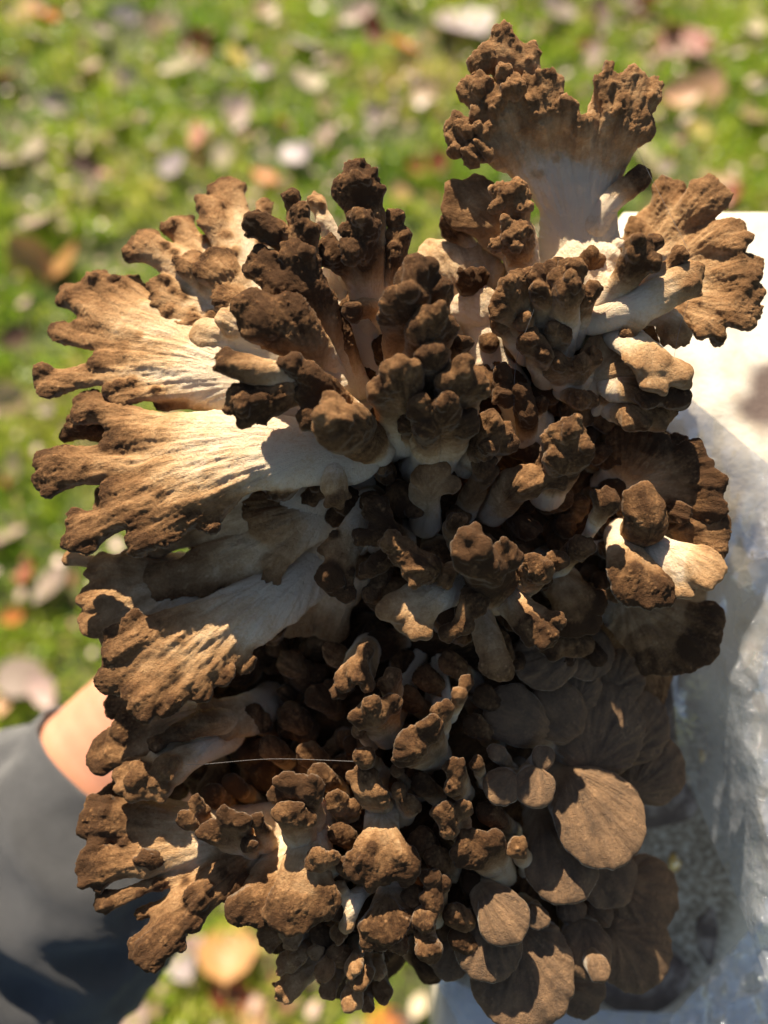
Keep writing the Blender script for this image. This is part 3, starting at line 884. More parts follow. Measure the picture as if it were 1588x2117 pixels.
# --- left fan, main
frond((720, 935, 10, 58), [[(480, 910, 40, 66), (330, 890, 20, 40), (192, 845, 5, 36)], [(470, 920, 40, 60), (300, 950, 15, 40), (135, 968, -5, 58)], [(480, 940, 45, 60), (330, 1010, 30, 36), (185, 1095, 15, 48)],
      [(500, 950, 50, 56), (380, 1030, 40, 36), (308, 1095, 25, 40)], [(510, 960, 50, 50), (400, 1040, 40, 40)], [(520, 960, 50, 46), (455, 1015, 40, 36)], [(600, 950, 30, 50), (580, 1000, 15, 36)], [(450, 910, 38, 56), (262, 905, 16, 42)], [(450, 940, 40, 56), (255, 1020, 22, 42)], [(460, 960, 42, 50), (300, 1050, 28, 38)], [(480, 970, 46, 50), (352, 1090, 28, 34)], [(500, 975, 46, 46), (430, 1065, 30, 36)]],
      n=(-0.05, 0.22, 1), fl=1.7, k=6, lo=0.36, hi=1.0, rough=1.3, grainy=0.25, tilt=0.28, streak=1.9, nod=10, balls=[(285, 1135, 20, 16), (300, 1120, 34, 12), (150, 1120, 8, 20)])
frond((300, 900, -60, 20), [(165, 885, -40, 24), (140, 900, -50, 14)], fl=1.2, lo=0, hi=0.6, nod=4)
frond((700, 945, 20, 22), [[(690, 985, 55, 28), (694, 1022, 60, 27)]], n=(0.2, -0.2, 1), fl=1.2, lo=0.3, hi=1.1, rough=0.3)
# --- the shaded sheets below, part of their shade browned into the colour
frond((720, 980, -90, 60), [[(560, 1030, -70, 60), (400, 1060, -70, 50)], [(560, 1040, -75, 60), (330, 1110, -75, 44)], [(560, 1050, -80, 60), (480, 1100, -80, 50)], [(500, 1000, -60, 50), (240, 1040, -70, 40)]], fl=2.2, lo=0.2, hi=1.1, streak=1.5, n=(-0.1, 0.1, 1))
frond((700, 1030, -110, 50), [[(540, 1120, -70, 50), (345, 1205, -50, 42)], [(540, 1110, -75, 50), (420, 1180, -60, 48)], [(560, 1120, -80, 46), (490, 1170, -70, 42)], [(590, 1120, -60, 40), (562, 1195, -40, 16)], [(570, 1080, -50, 40), (540, 1060, -40, 36)]], n=(-0.1, 0.05, 1), fl=2.2, lo=0.2, hi=1.05, rough=0.9, streak=1.5)
frond((800, 1030, -180, 70), [[(700, 1130, -130, 70), (610, 1270, -130, 44)], [(720, 1150, -140, 60), (690, 1285, -140, 36)], [(700, 1120, -130, 60), (540, 1180, -120, 60)], [(690, 1140, -130, 60), (560, 1260, -140, 40)], [(720, 1150, -140, 60), (650, 1290, -140, 22)]],
      n=(-0.1, -0.05, 1), fl=2.0, lo=0.2, hi=1.5, rough=0.3, streak=1.6, tone=0.0)
# --- left middle fans
frond((450, 1200, -110, 50), [(222, 1175, -50, 36), (205, 1232, -45, 34), (200, 1285, -45, 30), (235, 1318, -45, 24), (280, 1160, -50, 30), (150, 1155, -70, 14)], n=(-0.1, 0.3, 1), fl=2.0, lo=0.3, hi=1.3, rough=0.7, tilt=0.35, streak=2.0)
frond((690, 1120, -170, 60), [[(560, 1230, -80, 56), (400, 1310, -20, 60), (255, 1330, 5, 42)], [(570, 1235, -80, 54), (400, 1320, -20, 60), (240, 1395, 0, 38)], [(570, 1235, -80, 54), (400, 1330, -15, 56), (300, 1435, 15, 42)], [(570, 1235, -80, 54), (420, 1340, -15, 50), (352, 1440, 15, 34)], [(570, 1235, -80, 54), (440, 1330, -20, 50), (412, 1418, 5, 30)],
      [(570, 1235, -80, 54), (460, 1320, -30, 46), (455, 1385, -10, 28)], [(570, 1235, -80, 54), (490, 1310, -40, 40), (505, 1372, -30, 18)], [(570, 1235, -80, 54), (400, 1310, -15, 56), (285, 1300, 10, 32)]], n=(-0.05, 0.12, 1), fl=1.9, k=6, lo=0.38, hi=1.05, rough=1.4, tilt=0.12, grainy=0.15, streak=2.2, nod=8)
# --- lower left
frond((450, 1490, -190, 34), [[(360, 1480, -90, 32), (255, 1455, -80, 30)], [(370, 1490, -80, 32), (272, 1500, -55, 31)], [(370, 1510, -80, 34), (222, 1562, -65, 33)], [(370, 1500, -80, 30), (240, 1530, -70, 24)]], n=(0, 0.3, 1), fl=1.5, lo=0.3, hi=1.0, rough=1.0, tilt=0.3, streak=1.6, split=1.4)
frond((470, 1520, -130, 34), [[(380, 1560, -60, 34), (292, 1602, -20, 46)], [(400, 1555, -50, 26), (352, 1580, -5, 30)], [(390, 1570, -40, 24), (330, 1620, -10, 34)]], n=(0, 0.3, 1), fl=1.3, lo=0.4, hi=1.2, rough=1.0, nod=4, tilt=0.2)
frond((500, 1490, -120, 30), [[(420, 1495, -40, 26), (325, 1535, -15, 18)]], fl=1.2, lo=0, hi=0.6)
frond((560, 1450, -230, 40), [[(500, 1470, -120, 34), (440, 1475, -80, 30)], [(520, 1490, -120, 30), (475, 1500, -85, 26)]], n=(0, 0.3, 1), fl=1.6, lo=0.3, hi=1.3, rough=0.7)
frond((620, 1590, -330, 60), [(455, 1625, -230, 56), (505, 1670, -220, 50), (540, 1610, -230, 46), (420, 1590, -230, 40)], fl=1.3, lo=0.0, hi=0.8)
frond((590, 1720, -140, 60), [[(420, 1720, -50, 46), (222, 1690, -20, 50)], [(400, 1700, -60, 36), (240, 1640, -50, 26)], [(400, 1750, -40, 36), (212, 1792, -15, 42)], [(380, 1740, -40, 24), (235, 1742, -40, 20)], [(380, 1740, -35, 22), (262, 1728, -20, 16)],
      [(400, 1800, -50, 22), (300, 1835, -30, 12), (222, 1865, -30, 22)], [(430, 1820, -60, 46), (350, 1930, -25, 36)], [(430, 1820, -60, 40), (318, 1962, -25, 38)], [(420, 1830, -60, 30), (285, 1955, -35, 22)], [(470, 1790, -50, 36), (412, 1850, -15, 26)],
      [(470, 1800, -50, 30), (400, 1905, -20, 20)], [(380, 1850, -60, 18), (290, 1890, -50, 12)], [(480, 1760, -60, 46), (470, 1810, -40, 36)]], n=(-0.05, 0.12, 1), fl=1.5, k=5, lo=0.32, hi=0.98, rough=1.2, streak=1.8, tilt=0.3, nod=14, split=1.4)
frond((360, 1770, -20, 14), [(300, 1772, 12, 16), (320, 1780, 10, 14)], fl=1.1, lo=0, hi=0.6)
# --- bottom middle group
for base, tips, nd in [((520, 1760, -90, 26), [(472, 1690, 40, 26), (440, 1722, 36, 30), (520, 1745, 30, 18), (500, 1700, 40, 22)], 14),
                       ((450, 1720, -40, 14), [(386, 1696, 44, 22), (405, 1660, 30, 16)], 2),
                       ((560, 1750, -60, 18), [(532, 1698, 30, 20), (512, 1742, 25, 16)], 3),
                       ((640, 1740, -60, 30), [(600, 1620, 62, 28), (642, 1638, 66, 34), (570, 1642, 56, 18)], 8),
                       ((630, 1760, -40, 26), [(592, 1682, 74, 34), (642, 1692, 70, 14), (615, 1690, 74, 22)], 8),
                       ((690, 1800, -40, 20), [(655, 1776, 62, 30), (690, 1772, 50, 16)], 1),
                       ((760, 1340, -120, 26), [(755, 1345, 45, 24), (740, 1384, 66, 34), (714, 1402, 62, 28), (760, 1412, 78, 17), (700, 1425, 50, 20)], 5),
                       ((820, 1450, -80, 20), [(800, 1412, 46, 24), (812, 1395, 44, 16)], 12),
                       ((800, 1520, -80, 24), [(775, 1470, 84, 38), (746, 1482, 78, 27), (812, 1454, 74, 24)], 2),
                       ((770, 1540, -80, 14), [(742, 1512, 45, 14)], 1), ((790, 1600, -80, 16), [(755, 1566, 66, 27)], 0),
                       ((900, 1560, -90, 30), [(848, 1542, 96, 44), (890, 1508, 86, 34), (835, 1565, 90, 26)], 4),
                       ((910, 1520, -40, 16), [(915, 1472, 74, 28)], 2), ((930, 1480, -20, 12), [(950, 1440, 72, 20), (965, 1410, 62, 14)], 2),
                       ((840, 1620, -60, 10), [(820, 1592, 52, 13)], 0), ((960, 1640, -80, 18), [(942, 1588, 56, 28), (936, 1626, 60, 24)], 2),
                       ((1000, 1620, -60, 10), [(986, 1580, 34, 17)], 0), ((800, 1690, -80, 20), [[(765, 1640, 30, 30), (755, 1612, 46, 32)], (788, 1650, 52, 24)], 2),
                       ((840, 1690, -60, 12), [(822, 1632, 44, 16), (846, 1660, 40, 20), (858, 1665, 36, 12)], 4), ((720, 1700, -80, 18), [(700, 1660, 5, 28), (735, 1668, 0, 16)], 1),
                       ((960, 1730, -80, 16), [(918, 1682, 56, 32), (958, 1672, 46, 18), (930, 1712, 52, 22)], 2),
                       ((1040, 1800, -110, 24), [(978, 1760, 20, 46), (1022, 1742, 18, 30)], 3), ((1090, 1790, -100, 14), [(1070, 1752, 5, 28)], 0),
                       ((900, 1900, -80, 14), [(892, 1862, 36, 30), (892, 1815, 38, 24), (922, 1826, 30, 15)], 2)]:
    frond(base, tips, fl=1.35, lo=0.2, hi=1.0, rough=0.8, nod=nd + 2, nodr=(4, 9), n=(0, 0.25, 1), lump=1.1)
frond((620, 1740, -110, 36), [[(560, 1800, -50, 30), (492, 1878, -15, 24)], [(570, 1800, -50, 34), (550, 1875, -15, 30)], [(560, 1810, -40, 30), (520, 1865, -10, 24)]], n=(0, -0.1, 1), fl=1.6, lo=0.3, hi=1.0, nod=8, tilt=0.3, split=1.4)
frond((655, 1690, -50, 30), [[(635, 1780, 5, 46), (620, 1850, 15, 54)], [(620, 1820, 10, 30), (572, 1885, 15, 20)], [(620, 1830, 10, 26), (602, 1908, 22, 15)], [(650, 1800, 5, 34), (672, 1862, 15, 28)]], n=(0, 0.1, 1), fl=1.7, lo=0.3, hi=1.05, nod=12, rough=0.9, tilt=0.2, split=1.3)
frond((790, 1670, -30, 26), [[(780, 1730, 30, 32), (758, 1780, 42, 40)], [(795, 1730, 30, 32), (822, 1772, 40, 38)], [(775, 1780, 42, 20), (766, 1832, 42, 11)], [(790, 1780, 42, 20), (800, 1815, 40, 14)], [(765, 1770, 42, 20), (738, 1800, 38, 12)], [(820, 1770, 40, 20), (838, 1815, 34, 17)]],
      n=(0, 0.15, 1), fl=1.6, lo=0.22, hi=0.95, nod=14, tilt=0.1, split=1.8, tone=0.0, k=5, streak=2.0)
frond((760, 1830, -30, 12), [[(735, 1865, 20, 16), (716, 1912, 24, 14)], [(725, 1860, 10, 14), (702, 1840, 20, 17)]], fl=1.2, lo=0.4, hi=1.5)
frond((806, 1830, -20, 14), [(800, 1900, 36, 42), (778, 1918, 30, 36), (826, 1950, 30, 16), (840, 1890, 24, 20)], n=(-0.1, 0.2, 1), fl=1.6, lo=0.2, hi=1.0, rim=0.8, nod=3)
frond((870, 1870, -30, 14), [(878, 1900, 42, 34), (886, 1955, 46, 33)], n=(0, 0.2, 1), fl=1.3, lo=0.1, hi=1.1, nod=4, rim=0.4)
for base, tips in [((650, 1890, -140, 22), [(562, 1932, -50, 27)]), ((660, 1890, -120, 20), [(606, 1942, -10, 22), (590, 1925, -14, 14)]), ((670, 1920, -130, 20), [(600, 1985, -15, 28), (620, 1975, -10, 20)]),
                   ((680, 1960, -140, 22), [(606, 2032, -15, 34), (585, 2045, -20, 22)]), ((700, 1930, -130, 20), [(672, 2002, 6, 29)]), ((700, 1900, -120, 16), [(655, 1966, -10, 18)]),
                   ((710, 1980, -140, 18), [(680, 2045, -15, 24)]), ((740, 1930, -130, 18), [(735, 1990, 5, 22), (725, 2005, 8, 16)]), ((750, 1960, -130, 20), [(745, 2022, 4, 28), (762, 2008, 4, 18)]),
                   ((750, 2000, -150, 20), [(728, 2062, -8, 30)]), ((760, 2010, -150, 16), [(762, 2076, -12, 19)]), ((770, 1960, -150, 18), [(782, 2005, -25, 24)]), ((770, 1990, -160, 20), [(790, 2048, -40, 26)]),
                   ((720, 1880, -120, 18), [(700, 1930, 0, 22)]), ((780, 1900, -120, 18), [(760, 1950, -5, 22)])]:
    frond(base, tips, n=(-0.05, 0.35, 1), fl=1.35, lo=0.25, hi=1.3, rough=0.5, rim=0.7)
for x, y, h, r in [(640, 1560, -60, 26), (560, 1545, -90, 24), (600, 1480, -120, 30), (520, 1480, -110, 26), (660, 1440, -110, 28), (600, 1370, -130, 30), (690, 1350, -80, 22), (660, 1600, 0, 22),
                   (840, 1440, -30, 22), (880, 1400, -40, 24), (930, 1370, -30, 22), (1000, 1440, -50, 24), (980, 1500, -30, 22), (870, 1620, 10, 18), (700, 1720, 10, 20), (870, 1740, 0, 24), (900, 1770, 10, 20),
                   (850, 1850, 20, 18), (940, 1890, 0, 24), (950, 1940, -10, 22), (660, 1930, -20, 20), (700, 1970, -10, 20), (720, 1790, 30, 18), (690, 1870, 10, 18), (1010, 1680, -20, 24), (440, 1640, -60, 22), (480, 1620, -70, 20)]:
    frond((x + 50, y + 40, h - 130, 16), [(x, y, h, r), (x + 0.9 * r, y + 0.6 * r, h - 6, r * 0.7)], n=(-0.05, 0.3, 1), fl=1.7, lo=0.1, hi=1.0, rough=0.8, nod=3, nodr=(4, 8))
# --- centre right group
frond((760, 1040, -40, 26), [[(725, 1095, 10, 22), (690, 1130, 28, 22), (662, 1136, 28, 8)], [(715, 1120, 20, 20), (684, 1188, 46, 32)], [(720, 1140, 20, 18), (715, 1228, 36, 21)], [(720, 1160, 20, 18), (690, 1212, 40, 20)]], fl=1.25, lo=0.35, hi=0.95, rough=0.8, nod=3)
frond((830, 1120, -60, 26), [[(795, 1090, 30, 26), (780, 1058, 40, 30)], [(800, 1110, 40, 20), (748, 1108, 60, 20)], [(800, 1150, 40, 20), (765, 1176, 60, 22)], [(800, 1170, 20, 18), (768, 1230, 40, 17)]], fl=1.15, lo=0, hi=0.6, nod=4)
frond((900, 1190, -30, 26), [[(850, 1150, 70, 24), (812, 1122, 92, 28)], [(870, 1165, 80, 24), (830, 1150, 94, 24)], [(880, 1180, 70, 24), (862, 1180, 96, 33)], (892, 1172, 80, 20)], fl=1.15, lo=0, hi=0.7, nod=10, rough=1.2)
frond((1020, 1230, -40, 36), [(985, 1155, 136, 52), (968, 1122, 132, 38), (1012, 1172, 128, 42), (1055, 1150, 108, 28), (1040, 1140, 112, 24)], fl=1.1, lo=0.0, hi=0.5, rough=0.4, lump=1.6)
frond((960, 1160, -50, 18), [[(935, 1110, 30, 18), (940, 1082, 62, 25)]], fl=1.15, lo=0.3, hi=1.0, rough=0.4)
frond((940, 1180, -40, 14), [[(930, 1180, 50, 18), (922, 1200, 74, 16)]], fl=1.2, lo=0.2, hi=1.1)
frond((960, 1200, -20, 34), [[(890, 1225, 35, 34), (822, 1250, 54, 32)], [(890, 1240, 40, 30), (862, 1292, 52, 26)], [(880, 1250, 45, 16), (882, 1312, 50, 11)], [(850, 1240, 50, 18), (798, 1262, 48, 14)], [(860, 1260, 50, 16), (835, 1285, 48, 14)]], n=(-0.1, 0.25, 1), fl=1.7, lo=0.3, hi=1.3, rough=0.8, tilt=0.3)
frond((1000, 1220, 0, 20), [[(975, 1230, 60, 22), (990, 1250, 70, 24)], [(970, 1240, 60, 18), (952, 1290, 62, 18), (925, 1312, 58, 15)]], fl=1.2, lo=0.1, hi=0.8, nod=10)
frond((985, 1250, -30, 22), [[(1005, 1310, 20, 28), (1022, 1365, 46, 32)], [(1015, 1340, 30, 20), (1042, 1388, 44, 15)]], n=(0, 0.25, 1), fl=1.5, lo=0.0, hi=1.2, rough=0.9)
frond((1030, 1210, -50, 34), [[(1070, 1260, 20, 32), (1108, 1302, 56, 36)], [(1080, 1260, 20, 26), (1150, 1280, 54, 20)], [(1075, 1265, 25, 26), (1085, 1290, 50, 26)], (1130, 1318, 48, 18)], n=(0, 0.2, 1), fl=1.35, lo=0.3, hi=0.95, nod=4)
frond((1070, 1220, -40, 24), [(1118, 1182, 66, 32), (1100, 1162, 60, 22), (1150, 1160, 40, 24)], fl=1.2, lo=0.1, hi=0.8)
frond((1150, 1180, -50, 20), [[(1185, 1140, 20, 20), (1215, 1130, 42, 17)], (1195, 1120, 36, 14)], fl=1.2, lo=0, hi=0.8, nod=5)
frond((1195, 1140, -60, 14), [[(1222, 1095, 20, 13), (1252, 1040, 74, 33)]], fl=1.2, lo=0.55, hi=0.9, rough=0.4)
frond((1290, 1130, -60, 22), [[(1335, 1080, 40, 46), (1325, 1040, 50, 40)]], n=(0.1, 0.15, 1), fl=1.5, lo=0, hi=0.7, rough=0.5)
frond((880, 1080, -60, 26), [[(880, 1010, 30, 26), (905, 965, 62, 24)], [(880, 1010, 30, 26), (932, 1002, 60, 14)], [(880, 1010, 30, 22), (872, 992, 50, 18)]], n=(0, 0.35, 1), fl=1.4, lo=0.0, hi=1.2, rough=0.5)
frond((1130, 1020, -40, 30), [(1168, 908, 96, 42), (1192, 938, 100, 42), (1150, 955, 92, 34), (1140, 915, 86, 28)], fl=1.1, lo=0.1, hi=0.6, rough=0.9, lump=1.6, nod=5)
frond((1020, 1060, -60, 26), [[(1060, 1000, 30, 34), (1150, 990, 60, 28)], (1080, 1005, 50, 36)], fl=1.25, lo=0, hi=0.7, rough=0.4)
frond((960, 1060, -70, 24), [(1000, 975, 50, 32)], fl=1.3, lo=0, hi=0.7, rough=0.3)
# --- right hand fans in half shade
frond((1270, 1010, -110, 40), [[(1320, 970, -50, 40), (1345, 925, -30, 38)], [(1350, 980, -50, 44), (1425, 948, -15, 36)], [(1370, 1000, -45, 44), (1462, 1005, 0, 32)], [(1370, 1020, -40, 40), (1468, 1055, 5, 26)], [(1360, 1040, -40, 34), (1405, 1060, 15, 22)], (1400, 920, -40, 20), (1290, 920, -40, 34)],
      n=(-0.1, 0, 1), fl=2.0, lo=0.3, hi=0.9, rough=0.8, streak=1.4)
frond((1320, 1140, -90, 30), [(1472, 1090, -10, 34), (1455, 1130, -5, 36), (1420, 1095, -10, 34)], n=(0.05, 0.3, 1), fl=1.9, lo=0.4, hi=1.1, streak=1.3)
frond((1290, 1110, -60, 34), [[(1290, 1150, 20, 34), (1312, 1205, 56, 48)], [(1310, 1160, 25, 30), (1362, 1212, 54, 36)], [(1290, 1150, 20, 26), (1290, 1185, 50, 26)]], n=(0, 0.2, 1), fl=1.5, lo=0.4, hi=0.95, rough=1.3, nod=6, rim=0.5)
frond((1320, 1120, -40, 34), [[(1380, 1150, 20, 38), (1438, 1168, 44, 44)], [(1390, 1155, 20, 30), (1468, 1165, 38, 26)], [(1380, 1170, 20, 30), (1410, 1210, 36, 24)]], n=(0, 0.25, 1), fl=1.7, lo=0.5, hi=1.3, rough=1.0, tilt=0.2)
frond((1260, 1220, -170, 50), [[(1320, 1280, -110, 60), (1350, 1345, -90, 46)], [(1340, 1280, -110, 60), (1425, 1335, -85, 46)], [(1350, 1270, -110, 50), (1462, 1275, -80, 32)], [(1340, 1290, -110, 50), (1390, 1360, -90, 30)], [(1370, 1280, -105, 40), (1470, 1310, -85, 18)]], n=(0.05, 0.05, 1), fl=2.4, lo=0.2, hi=0.9, rough=0.5, streak=1.5)
frond((1130, 1170, -120, 36), [[(1170, 1220, -40, 36), (1195, 1290, -30, 22)], [(1180, 1220, -40, 30), (1235, 1240, -25, 20)], [(1170, 1220, -45, 30), (1160, 1290, -35, 22)], [(1180, 1230, -40, 28), (1222, 1285, -30, 18)]], fl=1.7, lo=0.2, hi=0.9, rough=0.4)
# --- smooth shell-like caps, lower right
CAPS = [((1160, 1530, -150, 24), (1060, 1476, -45, 62), (0, 0.1, 1), 3.4), ((1200, 1540, -170, 26), (1150, 1468, -75, 62), (0.1, 0, 1), 3.4),
        ((1180, 1580, -190, 40), (1238, 1502, -110, 102), (0.15, 0.05, 1), 4.0), ((1230, 1570, -230, 40), (1318, 1500, -165, 74), (0.2, 0, 1), 4.0),
        ((1150, 1590, -150, 36), (1240, 1690, -55, 98), (0.05, 0.3, 1), 4.0), ((1110, 1660, -140, 30), (1160, 1785, -75, 78), (0, 0.3, 1), 3.8),
        ((1170, 1740, -190, 30), (1252, 1805, -140, 68), (0.1, 0.2, 1), 3.8), ((1150, 1830, -200, 16), (1182, 1880, -130, 30), (0, 0.2, 1), 2.6),
        ((1190, 1850, -210, 16), (1240, 1885, -150, 30), (0.1, 0.2, 1), 2.6), ((1060, 1600, -80, 14), (1036, 1626, 6, 39), (-0.1, 0.3, 1), 2.4),
        ((1090, 1590, -80, 14), (1106, 1628, 8, 43), (0.1, 0.3, 1), 2.4), ((1090, 1600, -90, 12), (1122, 1566, -5, 26), (0.1, 0.1, 1), 2.2),
        ((1060, 1590, -80, 10), (1026, 1556, 0, 20), (0, 0.1, 1), 1.8), ((980, 1820, -60, 14), (1040, 1895, 0, 56), (-0.05, 0.3, 1), 2.6),
        ((1000, 1860, -120, 24), (1010, 1950, -40, 72), (0, 0.25, 1), 3.4), ((1060, 1900, -170, 40), (1078, 2005, -75, 112), (0, 0.22, 1), 3.8),
        ((1180, 1890, -190, 24), (1212, 1962, -105, 56), (0.1, 0.2, 1), 3.0), ((1190, 1930, -160, 14), (1238, 2004, -58, 26), (0.1, 0.3, 1), 1.6),
        ((1080, 1860, -120, 12), (1112, 1895, -45, 26), (0, 0.3, 1), 2.2), ((1180, 1330, -190, 30), (1125, 1362, -80, 66), (0, 0.05, 1), 3.4),
        ((1220, 1320, -200, 30), (1215, 1350, -110, 58), (0.1, 0.05, 1), 3.4), ((1230, 1420, -240, 36), (1275, 1400, -150, 62), (0.1, 0, 1), 3.4),
        ((1160, 1440, -210, 30), (1190, 1420, -110, 56), (0.1, 0, 1), 3.4), ((1260, 1620, -260, 40), (1350, 1590, -190, 74), (0.2, 0, 1), 3.4),
        ((1230, 1900, -260, 40), (1310, 1960, -200, 84), (0.2, 0.1, 1), 3.0), ((1120, 2000, -230, 30), (1200, 2050, -160, 52), (0.1, 0.1, 1), 2.6),
        ((960, 1900, -160, 24), (930, 1975, -100, 46), (-0.1, 0.2, 1), 2.6), ((1230, 1800, -280, 40), (1330, 1850, -230, 80), (0.2, 0.1, 1), 3.0)]
for b, t, n_, f_ in CAPS:
    frond(b, [t], n=n_, fl=f_ * 1.25, k=5, p=0.8, lo=0.0, hi=1.35, rough=0.08, streak=1.3, rim=1.5, name='cap', lump=0.8, tilt=0.15, split=0, grey=1.0, tone=0.0)

# --- young lobes crowding the gaps of the cluster, grown straight out of the core
cv = np.empty(len(core.data.vertices) * 3, np.float32)
core.data.vertices.foreach_get('co', cv)
cv = cv.reshape(-1, 3).astype(float) + np.array(core.matrix_basis.translation) + ROOT_AT
cn = np.empty(len(core.data.vertices) * 3, np.float32)
core.data.vertices.foreach_get('normal', cn)
cn = cn.reshape(-1, 3).astype(float)
lc = (cv - CAM) @ ROT / U
ln = cn @ ROT
cpx = lc[:, 0] * FPX / -lc[:, 2] + 794
cand = np.where((ln[:, 2] > -0.1) & (cpx < 1330) & (lc[:, 1] * FPX / lc[:, 2] + 1058.5 < 1960) & ~((cpx > 1010) & (lc[:, 1] < -330)))[0]
picked = []
rr = random.Random(99)
while len(picked) < 250 and len(cand):
    i = int(rr.choice(cand))
    if all(np.linalg.norm(lc[i] - lc[j]) > 40 for j in picked):
        picked.append(i)
    else:
        cand = cand[cand != i] if rr.random() < 0.2 else cand


def topix(q):
    D = -q[2]
    return (q[0] * FPX / D + 794, -q[1] * FPX / D + 1058.5, FPX - D)


for i in picked:
    b = lc[i] - ln[i] * 10
    tips = []
    for _ in range(rr.choice((1, 2, 2, 3))):
        dirv = ln[i] + np.array([rr.uniform(-.6, .6), rr.uniform(-.6, .4), rr.uniform(-.2, .4)])
        dirv /= np.linalg.norm(dirv)
        e = lc[i] + dirv * rr.uniform(45, 85)
        tips.append(topix(e) + (rr.uniform(17, 34),))
    bb = topix(b) + (rr.uniform(14, 24),)
    frond(bb, tips, fl=rr.uniform(1.2, 1.9), lo=0.0, hi=0.8, rough=0.6, vox=5.2, rim=0.3, root=False)

# ------------------------------------------------------------------ growing block and plastic bag
def ledge_y(x):
    return np.interp(x, [1000, 1370, 1588, 1900], [640, 770, 955, 1150])


def block_h(x, y):
    ly = ledge_y(x)
    top = -250 - (ly - y) * 0.55
    front = -250 - (y - ly) * 0.36 + 1.0 * 40 * np.logaddexp(0, (y - 2040) / 40)
    s = 60.0
    return -np.logaddexp(-top / s, -front / s) * s


def sheet(x0f, x1f, y0, y1, nx, ny, hf, yf=None):
    V = []
    for j in range(ny + 1):
        y = y0 + (y1 - y0) * j / ny
        for i in range(nx + 1):
            x = x0f(y) + (x1f(y) - x0f(y)) * i / nx
            V.append((x, y if yf is None else yf(x) + (y1 - yf(x)) * j / ny))
    V = np.array(V)
    h = hf(V[:, 0], V[:, 1])
    D = FPX - h
    Q = np.stack([(V[:, 0] - 794) * D / FPX, -(V[:, 1] - 1058.5) * D / FPX, -D], 1)
    j, i = np.meshgrid(np.arange(ny), np.arange(nx), indexing='ij')
    a = (j * (nx + 1) + i).ravel()
    Fq = np.stack([a, a + nx + 1, a + nx + 2, a + 1], 1)
    return Q, Fq


def solid(Q, Fq, nx, ny, depth):
    n = len(Q)
    Q2 = Q.copy()
    Q2[:, 2] -= depth
    rim = [i for i in range(nx + 1)] + [(j + 1) * (nx + 1) - 1 for j in range(1, ny + 1)] + [ny * (nx + 1) + i for i in range(nx - 1, -1, -1)] + [j * (nx + 1) for j in range(ny - 1, 0, -1)]
    rim = np.array(rim)
    nxt = np.roll(rim, -1)
    side = np.stack([rim, nxt, nxt + n, rim + n], 1)
    return np.vstack([Q, Q2]), np.vstack([Fq, Fq[:, ::-1] + n, side])


mb = NT('mycelium_block')
tc = mb.attr('pos').outputs['Vector']
n1 = mb.noise(tc, 0.012, 5, 0.6)
n2 = mb.noise(tc, 0.05, 5, 0.65)
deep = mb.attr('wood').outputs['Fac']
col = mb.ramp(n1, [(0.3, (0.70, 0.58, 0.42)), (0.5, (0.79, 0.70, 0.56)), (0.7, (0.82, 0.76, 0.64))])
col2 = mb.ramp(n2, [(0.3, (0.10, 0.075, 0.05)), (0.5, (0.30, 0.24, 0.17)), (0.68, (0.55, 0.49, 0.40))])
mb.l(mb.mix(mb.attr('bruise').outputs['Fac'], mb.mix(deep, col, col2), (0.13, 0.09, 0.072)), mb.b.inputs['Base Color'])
mb.b.inputs['Roughness'].default_value = 0.8
mb.l(mb.bump(n2, 0.35, 0.001), mb.b.inputs['Normal'])


def left_edge(y):
    return np.interp(y, [430, 1000, 2000, 2300], [1292, 1180, 925, 905])


NX, NY = 60, 110
Q, Fq = sheet(left_edge, lambda y: 1900, 440, 2300, NX, NY, lambda x, y: block_h(x, y) + 9 * pnoise(np.stack([x / 90, y / 90, x * 0], 1), 31) + 2 * pnoise(np.stack([x / 22, y / 22, x * 0], 1), 32))
px = Q[:, 0] * FPX / -Q[:, 2] + 794
py = -Q[:, 1] * FPX / -Q[:, 2] + 1058.5
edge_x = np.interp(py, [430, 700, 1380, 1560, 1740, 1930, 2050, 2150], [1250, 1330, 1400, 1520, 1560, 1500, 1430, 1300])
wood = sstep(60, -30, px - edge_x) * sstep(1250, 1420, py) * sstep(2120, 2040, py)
stain = np.hypot((px - 1600) / 95, (py - 825) / 85) + 0.35 * pnoise(np.stack([px / 60, py / 60, px * 0], 1), 36)
bruise = sstep(1.2, 0.5, stain)
Vb, Fb = solid(Q, Fq, NX, NY, 620)
block = empty('growing_block', P(1500, 2250, -900))
tag(block, 'pale mycelium covered growing block with brown patches inside the clear bag', 'growing block')
link_mesh('block_body', toworld(Vb), Fb, mb.m, block, attrs={'pos': Vb, 'wood': np.r_[wood, wood], 'bruise': np.r_[bruise, bruise]})
# amber droplets and bruised primordia on the block
md = NT('amber_droplet')
md.b.inputs['Base Color'].default_value = (0.72, 0.42, 0.06, 1)
md.b.inputs['Roughness'].default_value = 0.12
md.b.inputs['Transmission Weight'].default_value = 0.3
mp_ = NT('dark_primordia')
g = mp_.n('ShaderNodeTexCoord').outputs['Object']
nz = mp_.noise(g, 90, 4, 0.6)
mp_.l(mp_.ramp(nz, [(0.3, (0.07, 0.05, 0.042)), (0.5, (0.14, 0.10, 0.08)), (0.7, (0.42, 0.35, 0.29))]), mp_.b.inputs['Base Color'])
mp_.b.inputs['Roughness'].default_value = 0.85


